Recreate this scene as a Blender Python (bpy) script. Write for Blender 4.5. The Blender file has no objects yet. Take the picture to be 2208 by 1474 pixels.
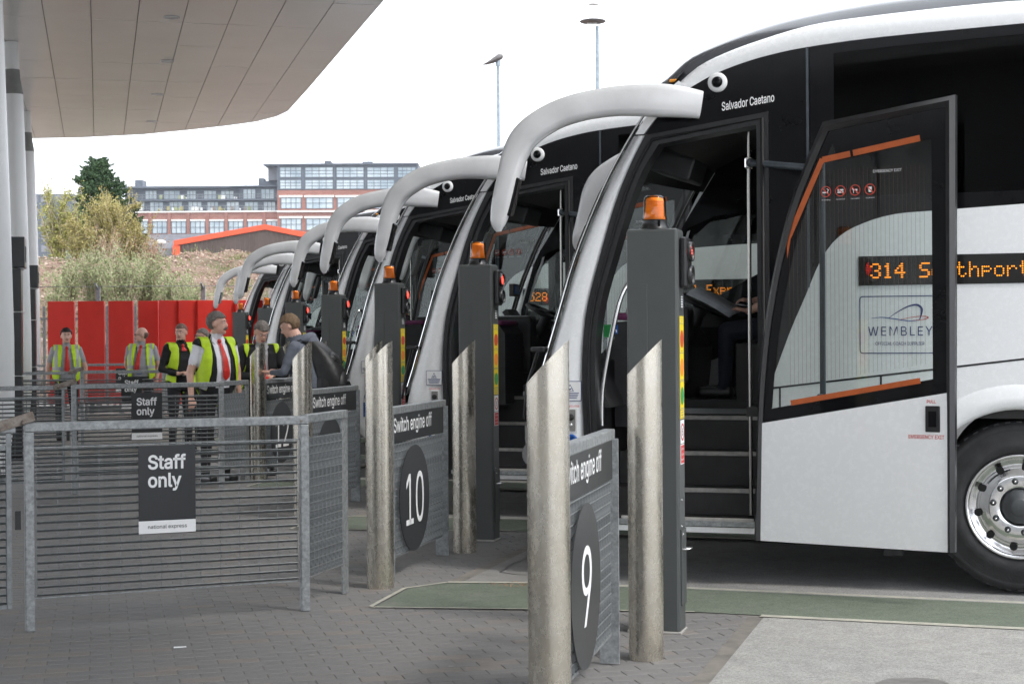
import bpy, bmesh, math, random
import numpy as np
from mathutils import Vector, Matrix
from mathutils.bvhtree import BVHTree
R = math.radians
random.seed(7); rng = np.random.default_rng(7)
scene = bpy.context.scene
C = scene.collection

# ------------------------------------------------------------------ camera
EYE = 1.55
ROLL = R(.4); PITCH = math.atan(6/3500)
fw = Vector((0, math.cos(PITCH), -math.sin(PITCH)))
r0 = Vector((1, 0, 0)); u0 = r0.cross(fw)
cr = r0*math.cos(ROLL) - u0*math.sin(ROLL); cu = cr.cross(fw)
cam_data = bpy.data.cameras.new('camera')
cam = bpy.data.objects.new('camera', cam_data); C.objects.link(cam)
m = Matrix((cr, cu, -fw)).transposed().to_4x4(); m.translation = Vector((0, 0, EYE))
cam.matrix_world = m
cam_data.sensor_width = 36.0
cam_data.lens = 3500/2208*36
cam_data.clip_start = .1; cam_data.clip_end = 3000
cam_data.dof.use_dof = True; cam_data.dof.focus_distance = 10.5; cam_data.dof.aperture_fstop = 11
scene.camera = cam

# ------------------------------------------------------------------ world and sun: bright overcast
SUN_EL, SUN_AZ = 52, 125        # azimuth measured clockwise from +Y
world = bpy.data.worlds.new('World'); scene.world = world; world.use_nodes = True
nt = world.node_tree; nt.nodes.clear()
out = nt.nodes.new('ShaderNodeOutputWorld'); bg = nt.nodes.new('ShaderNodeBackground')
sky = nt.nodes.new('ShaderNodeTexSky'); sky.sky_type = 'NISHITA'; sky.sun_disc = False
sky.sun_elevation = R(SUN_EL); sky.sun_rotation = R(SUN_AZ); sky.dust_density = 4; sky.air_density = 1.5
# a nearly closed cloud deck: cloud white over the blue, with soft variation
tc = nt.nodes.new('ShaderNodeTexCoord'); nz = nt.nodes.new('ShaderNodeTexNoise')
nz.inputs['Scale'].default_value = 1.6; nz.inputs['Detail'].default_value = 5
mr = nt.nodes.new('ShaderNodeMapRange')
mr.inputs['From Min'].default_value = .3; mr.inputs['From Max'].default_value = .7
mr.inputs['To Min'].default_value = .9; mr.inputs['To Max'].default_value = 1.0
mix = nt.nodes.new('ShaderNodeMix'); mix.data_type = 'RGBA'
mix.inputs['B'].default_value = (11.2, 11.75, 12.6, 1)
nt.links.new(tc.outputs['Generated'], nz.inputs['Vector']); nt.links.new(nz.outputs['Fac'], mr.inputs['Value'])
nt.links.new(mr.outputs['Result'], mix.inputs['Factor']); nt.links.new(sky.outputs['Color'], mix.inputs['A'])
nt.links.new(mix.outputs['Result'], bg.inputs['Color']); bg.inputs['Strength'].default_value = .12
nt.links.new(bg.outputs['Background'], out.inputs['Surface'])
sl = bpy.data.lights.new('sun', 'SUN'); sl.energy = 1.1; sl.angle = R(12); sl.color = (1, .96, .9)
sun = bpy.data.objects.new('sun', sl); C.objects.link(sun)
sd = Vector((math.sin(R(SUN_AZ))*math.cos(R(SUN_EL)), math.cos(R(SUN_AZ))*math.cos(R(SUN_EL)), math.sin(R(SUN_EL))))
sun.rotation_euler = sd.to_track_quat('Z', 'Y').to_euler(); sun.location = (20, -20, 40)
vs = scene.view_settings
vs.view_transform = 'Standard'; vs.look = 'None'; vs.gamma = 1; vs.use_curve_mapping = False; vs.exposure = 0.9
scene.cycles.max_bounces = 10; scene.cycles.transparent_max_bounces = 24

# ------------------------------------------------------------------ layout frames
DEL = Vector((-1.0, 3.93, 0))             # one bay to the next
ROWD = DEL.normalized()                   # along the row of bays
ROWX = Vector((ROWD.y, -ROWD.x, 0))       # across the row, to the right
W1 = Vector((3.041, 9.743, 0))            # near front wheel of the nearest coach, on the ground
DIR = Vector((-.954, .30, 0)).normalized()
NRM = Vector((-DIR.y*-1, -DIR.x, 0)); NRM = Vector((.29998, .95394, 0))

# ------------------------------------------------------------------ materials
MATS = {}
def _bsdf(name):
    mt = bpy.data.materials.new(name); mt.use_nodes = True
    n = mt.node_tree; b = n.nodes['Principled BSDF']; return mt, n, b
def _noise(n, scale, detail=4, rough=.6, coord='Object', stretch=None, dist=0):
    t = n.nodes.new('ShaderNodeTexCoord'); z = n.nodes.new('ShaderNodeTexNoise')
    z.inputs['Scale'].default_value = scale; z.inputs['Detail'].default_value = detail
    z.inputs['Roughness'].default_value = rough; z.inputs['Distortion'].default_value = dist
    src = t.outputs[coord]
    if stretch:
        mp = n.nodes.new('ShaderNodeMapping'); mp.inputs['Scale'].default_value = stretch
        n.links.new(src, mp.inputs['Vector']); src = mp.outputs['Vector']
    n.links.new(src, z.inputs['Vector']); return z
def _ramp(n, src, stops):
    r_ = n.nodes.new('ShaderNodeValToRGB'); e = r_.color_ramp.elements
    e[0].position, e[0].color = stops[0][0], (*stops[0][1], 1)
    e[1].position, e[1].color = stops[-1][0], (*stops[-1][1], 1)
    for p, c in stops[1:-1]:
        x = e.new(p); x.color = (*c, 1)
    n.links.new(src, r_.inputs['Fac']); return r_
def _bump(n, b, src, strength, dist=.01):
    bp = n.nodes.new('ShaderNodeBump'); bp.inputs['Strength'].default_value = strength; bp.inputs['Distance'].default_value = dist
    n.links.new(src, bp.inputs['Height']); n.links.new(bp.outputs['Normal'], b.inputs['Normal']); return bp
def mat(name, col, rough=.5, metal=0, var=.12, vscale=6, bump=0, bscale=60, coat=0, stretch=None, spec=.5, alt=None, coord='Object'):
    """plain surface whose colour drifts a little between col*(1-var) and col*(1+var) or towards alt"""
    mt, n, b = _bsdf(name)
    z = _noise(n, vscale, 5, .65, coord, stretch)
    c2 = alt if alt else tuple(min(1, c*(1+var)) for c in col)
    c1 = tuple(c*(1-var) for c in col) if not alt else col
    rp = _ramp(n, z.outputs['Fac'], [(.36, c1), (.66, c2)])
    n.links.new(rp.outputs['Color'], b.inputs['Base Color'])
    b.inputs['Roughness'].default_value = rough; b.inputs['Metallic'].default_value = metal
    b.inputs['Specular IOR Level'].default_value = spec
    if coat: b.inputs['Coat Weight'].default_value = coat; b.inputs['Coat Roughness'].default_value = .05
    if bump:
        z2 = _noise(n, bscale, 4, .6, coord, stretch); _bump(n, b, z2.outputs['Fac'], bump)
    MATS[name] = mt; return mt
def glass(name, tint, rough=.0, ior=1.5, refl=1.0):
    mt = bpy.data.materials.new(name); mt.use_nodes = True; n = mt.node_tree; n.nodes.clear()
    o = n.nodes.new('ShaderNodeOutputMaterial'); tr = n.nodes.new('ShaderNodeBsdfTransparent'); gl = n.nodes.new('ShaderNodeBsdfGlossy')
    fr = n.nodes.new('ShaderNodeFresnel'); mx = n.nodes.new('ShaderNodeMixShader')
    tr.inputs['Color'].default_value = (*tint, 1); gl.inputs['Roughness'].default_value = .02
    gl.inputs['Color'].default_value = (refl, refl, refl, 1)
    fr.inputs['IOR'].default_value = ior
    n.links.new(fr.outputs['Fac'], mx.inputs['Fac']); n.links.new(tr.outputs['BSDF'], mx.inputs[1]); n.links.new(gl.outputs['BSDF'], mx.inputs[2])
    n.links.new(mx.outputs['Shader'], o.inputs['Surface']); MATS[name] = mt; return mt
def emit(name, col, s):
    mt, n, b = _bsdf(name); b.inputs['Base Color'].default_value = (*col, 1)
    b.inputs['Emission Color'].default_value = (*col, 1); b.inputs['Emission Strength'].default_value = s
    MATS[name] = mt; return mt

def m_coach_white():
    mt, n, b = _bsdf('white_paint')
    t = n.nodes.new('ShaderNodeTexCoord'); sp = n.nodes.new('ShaderNodeSeparateXYZ'); n.links.new(t.outputs['Object'], sp.inputs[0])
    h = n.nodes.new('ShaderNodeMapRange'); h.inputs['From Min'].default_value = 1.15; h.inputs['From Max'].default_value = .3; n.links.new(sp.outputs['Z'], h.inputs['Value'])
    a = _noise(n, 3.5, 6, .7, 'Object', (1, 1, .35)); f_ = _noise(n, 26, 4, .7)
    m1 = n.nodes.new('ShaderNodeMath'); m1.operation = 'MULTIPLY'; n.links.new(h.outputs['Result'], m1.inputs[0]); n.links.new(a.outputs['Fac'], m1.inputs[1])
    m2 = n.nodes.new('ShaderNodeMath'); m2.operation = 'MULTIPLY'; m2.inputs[1].default_value = .30; n.links.new(m1.outputs[0], m2.inputs[0])
    g = _noise(n, .9, 4, .6); r0_ = _ramp(n, g.outputs['Fac'], [(.3, (.765, .775, .785)), (.7, (.80, .805, .81))])
    mx = n.nodes.new('ShaderNodeMix'); mx.data_type = 'RGBA'; mx.inputs['B'].default_value = (.42, .40, .36, 1)
    n.links.new(m2.outputs[0], mx.inputs['Factor']); n.links.new(r0_.outputs['Color'], mx.inputs['A']); n.links.new(mx.outputs['Result'], b.inputs['Base Color'])
    rr = _ramp(n, f_.outputs['Fac'], [(.35, (.20,)*3), (.7, (.34,)*3)]); n.links.new(rr.outputs['Color'], b.inputs['Roughness'])
    b.inputs['Coat Weight'].default_value = .35; b.inputs['Coat Roughness'].default_value = .08
    _bump(n, b, _noise(n, 2.2, 2).outputs['Fac'], .05, .02); MATS['white_paint'] = mt
m_coach_white()
mat('white_plain', (.74, .74, .74), .5, var=.04)
mat('mirror_paint', (.60, .60, .605), .26, var=.05, vscale=4, coat=.3)
mat('black_gloss', (.005, .005, .006), .10, var=.2, spec=.16)
mat('seal', (.008, .008, .009), .5, spec=.3)
mat('black_frame', (.010, .010, .011), .35, var=.25, vscale=20)
mat('rubber', (.018, .018, .019), .62, var=.35, vscale=9, bump=.25, bscale=80)
mat('interior_dark', (.022, .021, .021), .6, var=.3, vscale=5)
mat('interior_brown', (.05, .043, .036), .6, var=.2, vscale=3)
mat('dash', (.02, .02, .021), .45, var=.3, vscale=8, bump=.1, bscale=150)
mat('roof_grey', (.06, .062, .07), .2, var=.15, vscale=2, coat=.3)
mat('chrome', (.82, .82, .82), .12, 1, var=.05)
mat('pole_steel', (.36, .35, .33), .25, 1, var=.1)
mat('alloy', (.78, .78, .79), .13, 1, var=.08, vscale=14)
mat('hand_hole', (.004, .004, .004), .9); mat('hub_grey', (.07, .075, .08), .4, .2, var=.25)
mat('step_edge', (.34, .33, .31), .5, var=.2, vscale=20)
mat('purple_fabric', (.16, .03, .10), .8, var=.2, vscale=40)
mat('seat_fabric', (.03, .03, .05), .85, var=.3, vscale=40)
mat('orange_stripe', (.42, .085, .012), .45, var=.12, vscale=15)
mat('arm_grey', (.07, .085, .10), .4, .3, var=.2)
mat('blue_print', (.02, .035, .17), .5, var=.1)
mat('blue_cap', (.01, .08, .32), .35, var=.1)
mat('red_print', (.55, .03, .03), .5, var=.1)
mat('white_print', (.8, .8, .8), .5, var=.03)
mat('heating_wire', (.10, .045, .02), .6); mat('grey_print', (.25, .26, .27), .5, var=.05)
mat('green_print', (.02, .28, .07), .5, var=.1)
mat('yellow_print', (.80, .62, .01), .45, var=.05)
mat('red_disc', (.62, .06, .03), .45, var=.08)
mat('amber_disc', (.85, .25, .04), .45, var=.08)
mat('green_disc', (.03, .30, .10), .45, var=.08)
mat('led_box', (.012, .011, .011), .15, var=.2)
mat('totem_paint', (.062, .067, .066), .42, var=.07, vscale=3, bump=.03, bscale=40)
mat('sign_black', (.016, .018, .020), .38, var=.12, vscale=6)
mat('disc_black', (.035, .037, .04), .35, var=.1, vscale=3)
mat('galv', (.27, .283, .288), .48, .45, var=.28, vscale=38, bump=.06, bscale=90)
mat('galv_dark', (.22, .235, .24), .5, .45, var=.2, vscale=30)
mat('rusty_plate', (.16, .12, .095), .6, .4, alt=(.30, .27, .24), vscale=25, bump=.2, bscale=60)
mat('column_white', (.78, .78, .775), .35, var=.04, vscale=1.2)
mat('column_grey', (.22, .22, .21), .7, var=.12, vscale=3)
mat('soffit', (.82, .805, .785), .27, .0, var=.03, vscale=.6, spec=.7)
mat('facade_pale', (.36, .36, .35), .7, var=.15, vscale=.3)
mat('soffit_gap', (.22, .21, .20), .8)
mat('pylon', (.02, .022, .025), .3, var=.2, vscale=2)
mat('red_panel', (.66, .028, .016), .5, var=.08, vscale=1.4, spec=.35)
mat('concrete', (.36, .345, .32), .85, var=.15, vscale=1.5, bump=.25, bscale=45)
mat('line_cream', (.50, .48, .40), .7, alt=(.34, .33, .29), vscale=14, bump=.2, bscale=120)
mat('shed_brown', (.105, .078, .068), .6, var=.12, vscale=1)
mat('shed_orange', (.75, .10, .04), .5, var=.06, vscale=.8)
mat('slate', (.20, .20, .22), .8, var=.15, vscale=.5)
mat('bldg_dark', (.085, .10, .125), .6, var=.12, vscale=.2)
mat('bldg_pane', (.52, .58, .60), .2, alt=(.26, .33, .38), vscale=.25)
mat('bldg_frame', (.10, .12, .14), .5, var=.1)
mat('lintel', (.74, .72, .67), .7, var=.08, vscale=.5)
mat('lamp_pole', (.26, .31, .35), .5, .3, var=.2, vscale=8)
mat('lamp_head', (.10, .09, .09), .5, var=.2)
mat('car_paint', (.10, .11, .13), .2, coat=.5)
mat('car_glass', (.05, .06, .07), .05)
mat('bark', (.10, .08, .06), .9, var=.3, vscale=8)
mat('stem_pale', (.46, .38, .28), .9, var=.3, vscale=3)
mat('skin', (.68, .40, .31), .5, var=.08, vscale=12)
mat('pack_black', (.012, .012, .013), .5, var=.5, vscale=9, bump=.8, bscale=14)
mat('shirt_white', (.86, .85, .90), .8, var=.06, vscale=12, bump=.3, bscale=22)
mat('shirt_grey', (.38, .38, .395), .85, var=.07, vscale=12, bump=.35, bscale=22)
mat('cloth_black', (.012, .012, .014), .85, var=.3, vscale=14, bump=.35, bscale=22)
mat('trousers', (.017, .017, .021), .85, var=.3, vscale=14, bump=.35, bscale=18)
mat('hoodie', (.13, .145, .18), .9, var=.14, vscale=18, bump=.4, bscale=20)
mat('navy_cloth', (.012, .015, .028), .85, var=.2, vscale=14)
mat('hi_vis', (.55, .78, .02), .6, var=.07, vscale=12, bump=.3, bscale=20)
mat('reflective', (.42, .43, .42), .45, var=.08)
mat('tie_red', (.65, .03, .02), .45, var=.12, vscale=20)
mat('hair_dark', (.018, .012, .01), .7, var=.3, vscale=60, bump=.5, bscale=90)
mat('hair_grey', (.23, .205, .185), .8, alt=(.12, .10, .09), vscale=50, bump=.5, bscale=90)
mat('hair_blond', (.13, .08, .045), .75, alt=(.23, .15, .085), vscale=50, bump=.5, bscale=90)
mat('hair_stubble', (.20, .13, .10), .8, var=.15, vscale=50)
mat('eye_dark', (.02, .015, .015), .2)
mat('lip', (.33, .12, .10), .5)
mat('paper', (.66, .68, .72), .7, alt=(.45, .48, .52), vscale=10)
mat('shoe', (.012, .012, .012), .35)
glass('glass_clear', (.86, .90, .88)); glass('glass_tint', (.075, .085, .08), refl=.2); glass('glass_door', (.84, .87, .86), refl=.7); glass('glass_lamp', (.8, .8, .8))
emit('led_amber', (1.0, .30, .008), .8); emit('led_red', (1.0, .05, .03), 2.6)

def m_beacon():
    mt, n, b = _bsdf('beacon')
    b.inputs['Base Color'].default_value = (1, .30, .015, 1); b.inputs['Transmission Weight'].default_value = .45
    b.inputs['Roughness'].default_value = .12; b.inputs['IOR'].default_value = 1.3
    w = n.nodes.new('ShaderNodeTexWave'); w.bands_direction = 'Z'; w.inputs['Scale'].default_value = 40
    t = n.nodes.new('ShaderNodeTexCoord'); n.links.new(t.outputs['Object'], w.inputs['Vector']); _bump(n, b, w.outputs['Fac'], .25, .003)
    MATS['beacon'] = mt; glass('beacon', (1.0, .80, .50), refl=.9)
    mat('beacon_core', (1.0, .38, .04), .5, var=.1)
m_beacon()
def m_bollard():
    mt, n, b = _bsdf('brushed_steel')
    a = _noise(n, 5, 6, .7, 'Object', (1.6, 1.6, .6)); g = _noise(n, 60, 3, .6, 'Object', (.25, .25, 6))
    s = _noise(n, 28, 5, .75, 'Object', (1, 1, .5))
    r1 = _ramp(n, a.outputs['Fac'], [(.3, (.58, .555, .50)), (.55, (.54, .50, .43)), (.8, (.48, .42, .33))])
    r2 = _ramp(n, s.outputs['Fac'], [(.55, (1, 1, 1)), (.80, (.78, .71, .60))])
    mx = n.nodes.new('ShaderNodeMix'); mx.data_type = 'RGBA'; mx.blend_type = 'MULTIPLY'; mx.inputs['Factor'].default_value = .45
    n.links.new(r1.outputs['Color'], mx.inputs['A']); n.links.new(r2.outputs['Color'], mx.inputs['B']); n.links.new(mx.outputs['Result'], b.inputs['Base Color'])
    b.inputs['Metallic'].default_value = .92; b.inputs['Anisotropic'].default_value = .4
    r3 = _ramp(n, s.outputs['Fac'], [(.35, (.20,)*3), (.7, (.34,)*3)]); n.links.new(r3.outputs['Color'], b.inputs['Roughness'])
    _bump(n, b, g.outputs['Fac'], .05, .001); MATS['brushed_steel'] = mt
m_bollard()
def m_asphalt(name, base, dark, light):
    mt, n, b = _bsdf(name)
    big = _noise(n, .5, 5, .6); fine = _noise(n, 190, 3, .7); mid = _noise(n, 7, 6, .7)
    r1 = _ramp(n, big.outputs['Fac'], [(.3, base), (.7, light)])
    r2 = _ramp(n, fine.outputs['Fac'], [(.3, (.45,)*3), (.5, (.95,)*3), (.72, (1.5,)*3)])
    r3 = _ramp(n, mid.outputs['Fac'], [(.3, (.8,)*3), (.65, (1.12,)*3)])
    m1 = n.nodes.new('ShaderNodeMix'); m1.data_type = 'RGBA'; m1.blend_type = 'MULTIPLY'; m1.inputs['Factor'].default_value = .75
    m2 = n.nodes.new('ShaderNodeMix'); m2.data_type = 'RGBA'; m2.blend_type = 'MULTIPLY'; m2.inputs['Factor'].default_value = .8
    n.links.new(r1.outputs['Color'], m1.inputs['A']); n.links.new(r2.outputs['Color'], m1.inputs['B'])
    n.links.new(m1.outputs['Result'], m2.inputs['A']); n.links.new(r3.outputs['Color'], m2.inputs['B'])
    n.links.new(m2.outputs['Result'], b.inputs['Base Color']); b.inputs['Roughness'].default_value = .85
    _bump(n, b, fine.outputs['Fac'], .5, .004); MATS[name] = mt
m_asphalt('asphalt', (.27, .268, .262), 0, (.34, .335, .325))
m_asphalt('asphalt_pale', (.30, .298, .285), 0, (.37, .36, .34))
m_asphalt('green_surface', (.125, .15, .112), 0, (.155, .182, .138))
m_asphalt('apron', (.22, .215, .205), 0, (.29, .28, .265))
def worn(name, col, thr):
    mt = MATS[name]; n = mt.node_tree; b = n.nodes['Principled BSDF']; src = b.inputs['Base Color'].links[0].from_socket
    z = _noise(n, 3.2, 8, .8); r_ = _ramp(n, z.outputs['Fac'], [(thr, (0,)*3), (thr+.16, (.75,)*3)]); mx = n.nodes.new('ShaderNodeMix'); mx.data_type = 'RGBA'
    mx.inputs['B'].default_value = (*col, 1); n.links.new(r_.outputs['Color'], mx.inputs['Factor']); n.links.new(src, mx.inputs['A'])
    z2 = _noise(n, 70, 2, .8); r2 = _ramp(n, z2.outputs['Fac'], [(.36, (.72,)*3), (.5, (1.0,)*3), (.66, (1.25,)*3)]); m3 = n.nodes.new('ShaderNodeMix'); m3.data_type = 'RGBA'; m3.blend_type = 'MULTIPLY'; m3.inputs['Factor'].default_value = .8
    n.links.new(mx.outputs['Result'], m3.inputs['A']); n.links.new(r2.outputs['Color'], m3.inputs['B']); n.links.new(m3.outputs['Result'], b.inputs['Base Color'])
worn('green_surface', (.19, .19, .165), .52); worn('asphalt_pale', (.42, .38, .33), .56); worn('asphalt', (.20, .195, .19), .55)
def m_paver():
    mt, n, b = _bsdf('paver')
    oi = n.nodes.new('ShaderNodeAttribute'); oi.attribute_name = 'tone'; oi.attribute_type = 'GEOMETRY'
    big = _noise(n, .9, 5, .6, 'Object'); fine = _noise(n, 120, 4, .7, 'Object'); mid = _noise(n, 16, 5, .7, 'Object')
    r1 = _ramp(n, oi.outputs['Fac'], [(0, (.172, .169, .168)), (.7, (.183, .178, .175)), (.9, (.190, .179, .170)), (1, (.205, .185, .168))])
    r2 = _ramp(n, fine.outputs['Fac'], [(.3, (.75,)*3), (.7, (1.2,)*3)])
    r3 = _ramp(n, mid.outputs['Fac'], [(.3, (.90,)*3), (.7, (1.10, 1.08, 1.05))])
    src = r1.outputs['Color']
    for r_ in (r2, r3):
        mx = n.nodes.new('ShaderNodeMix'); mx.data_type = 'RGBA'; mx.blend_type = 'MULTIPLY'; mx.inputs['Factor'].default_value = .9
        n.links.new(src, mx.inputs['A']); n.links.new(r_.outputs['Color'], mx.inputs['B']); src = mx.outputs['Result']
    d = _ramp(n, big.outputs['Fac'], [(.5, (0,)*3), (.75, (.35,)*3)])
    mx = n.nodes.new('ShaderNodeMix'); mx.data_type = 'RGBA'
    n.links.new(d.outputs['Color'], mx.inputs['Factor']); n.links.new(src, mx.inputs['A']); mx.inputs['B'].default_value = (.25, .24, .22, 1)
    n.links.new(mx.outputs['Result'], b.inputs['Base Color']); b.inputs['Roughness'].default_value = .75
    _bump(n, b, fine.outputs['Fac'], .35, .003); MATS['paver'] = mt
m_paver()
mat('mortar', (.24, .22, .19), .95, alt=(.14, .13, .12), vscale=5, bump=.5, bscale=150)
def m_brickwall():
    mt, n, b = _bsdf('red_brick')
    t = n.nodes.new('ShaderNodeTexCoord'); br = n.nodes.new('ShaderNodeTexBrick')
    br.inputs['Scale'].default_value = 1; br.inputs['Brick Width'].default_value = .9; br.inputs['Row Height'].default_value = .3
    br.inputs['Mortar Size'].default_value = .03
    br.inputs['Color1'].default_value = (.24, .085, .06, 1); br.inputs['Color2'].default_value = (.29, .12, .088, 1); br.inputs['Mortar'].default_value = (.28, .17, .14, 1)
    mp = n.nodes.new('ShaderNodeMapping'); mp.inputs['Rotation'].default_value = (R(90), 0, 0)
    n.links.new(t.outputs['Object'], mp.inputs['Vector']); n.links.new(mp.outputs['Vector'], br.inputs['Vector'])
    z = _noise(n, .15, 4); rp = _ramp(n, z.outputs['Fac'], [(.3, (.85,)*3), (.7, (1.15,)*3)])
    mx = n.nodes.new('ShaderNodeMix'); mx.data_type = 'RGBA'; mx.blend_type = 'MULTIPLY'; mx.inputs['Factor'].default_value = 1
    n.links.new(br.outputs['Color'], mx.inputs['A']); n.links.new(rp.outputs['Color'], mx.inputs['B'])
    n.links.new(mx.outputs['Result'], b.inputs['Base Color']); b.inputs['Roughness'].default_value = .85; MATS['red_brick'] = mt
m_brickwall()
def m_leaf(name, a, b_, sc=.6):
    mt, n, b = _bsdf(name)
    z = _noise(n, sc, 4, .7); at = n.nodes.new('ShaderNodeAttribute'); at.attribute_name = 'tone'
    ad = n.nodes.new('ShaderNodeMath'); ad.operation = 'ADD'; mu = n.nodes.new('ShaderNodeMath'); mu.operation = 'MULTIPLY'; mu.inputs[1].default_value = .5
    n.links.new(z.outputs['Fac'], ad.inputs[0]); n.links.new(at.outputs['Fac'], ad.inputs[1]); n.links.new(ad.outputs[0], mu.inputs[0])
    rp = _ramp(n, mu.outputs[0], [(.25, a), (.75, b_)])
    n.links.new(rp.outputs['Color'], b.inputs['Base Color']); b.inputs['Roughness'].default_value = .65
    b.inputs['Specular IOR Level'].default_value = .25; MATS[name] = mt
m_leaf('leaf_conifer', (.018, .048, .022), (.085, .145, .06))
m_leaf('leaf_willow', (.26, .23, .08), (.44, .38, .15))
m_leaf('leaf_yellow', (.22, .23, .07), (.42, .41, .13))
m_leaf('leaf_shrub', (.17, .22, .09), (.38, .41, .22))
m_leaf('leaf_dead', (.24, .13, .08), (.36, .22, .14))
m_leaf('grass_blade', (.11, .15, .045), (.24, .25, .11))
def m_rubble():
    mt, n, b = _bsdf('rubble')
    a = _noise(n, .35, 6, .7); f_ = _noise(n, 9, 6, .75)
    r1 = _ramp(n, f_.outputs['Fac'], [(.3, (.17, .105, .075)), (.5, (.30, .20, .15)), (.68, (.40, .30, .24))])
    r2 = _ramp(n, a.outputs['Fac'], [(.52, (0,)*3), (.62, (.75,)*3)])
    mx = n.nodes.new('ShaderNodeMix'); mx.data_type = 'RGBA'; mx.inputs['B'].default_value = (.13, .13, .06, 1)
    n.links.new(r2.outputs['Color'], mx.inputs['Factor']); n.links.new(r1.outputs['Color'], mx.inputs['A'])
    n.links.new(mx.outputs['Result'], b.inputs['Base Color']); b.inputs['Roughness'].default_value = .95
    _bump(n, b, f_.outputs['Fac'], 1, .15); MATS['rubble'] = mt
    mt, n, b = _bsdf('rubble_stone')
    at = n.nodes.new('ShaderNodeAttribute'); at.attribute_name = 'tone'
    r1 = _ramp(n, at.outputs['Fac'], [(0, (.20, .12, .09)), (.6, (.34, .23, .175)), (1, (.50, .41, .34))])
    n.links.new(r1.outputs['Color'], b.inputs['Base Color']); b.inputs['Roughness'].default_value = .95; MATS['rubble_stone'] = mt
m_rubble()

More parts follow.
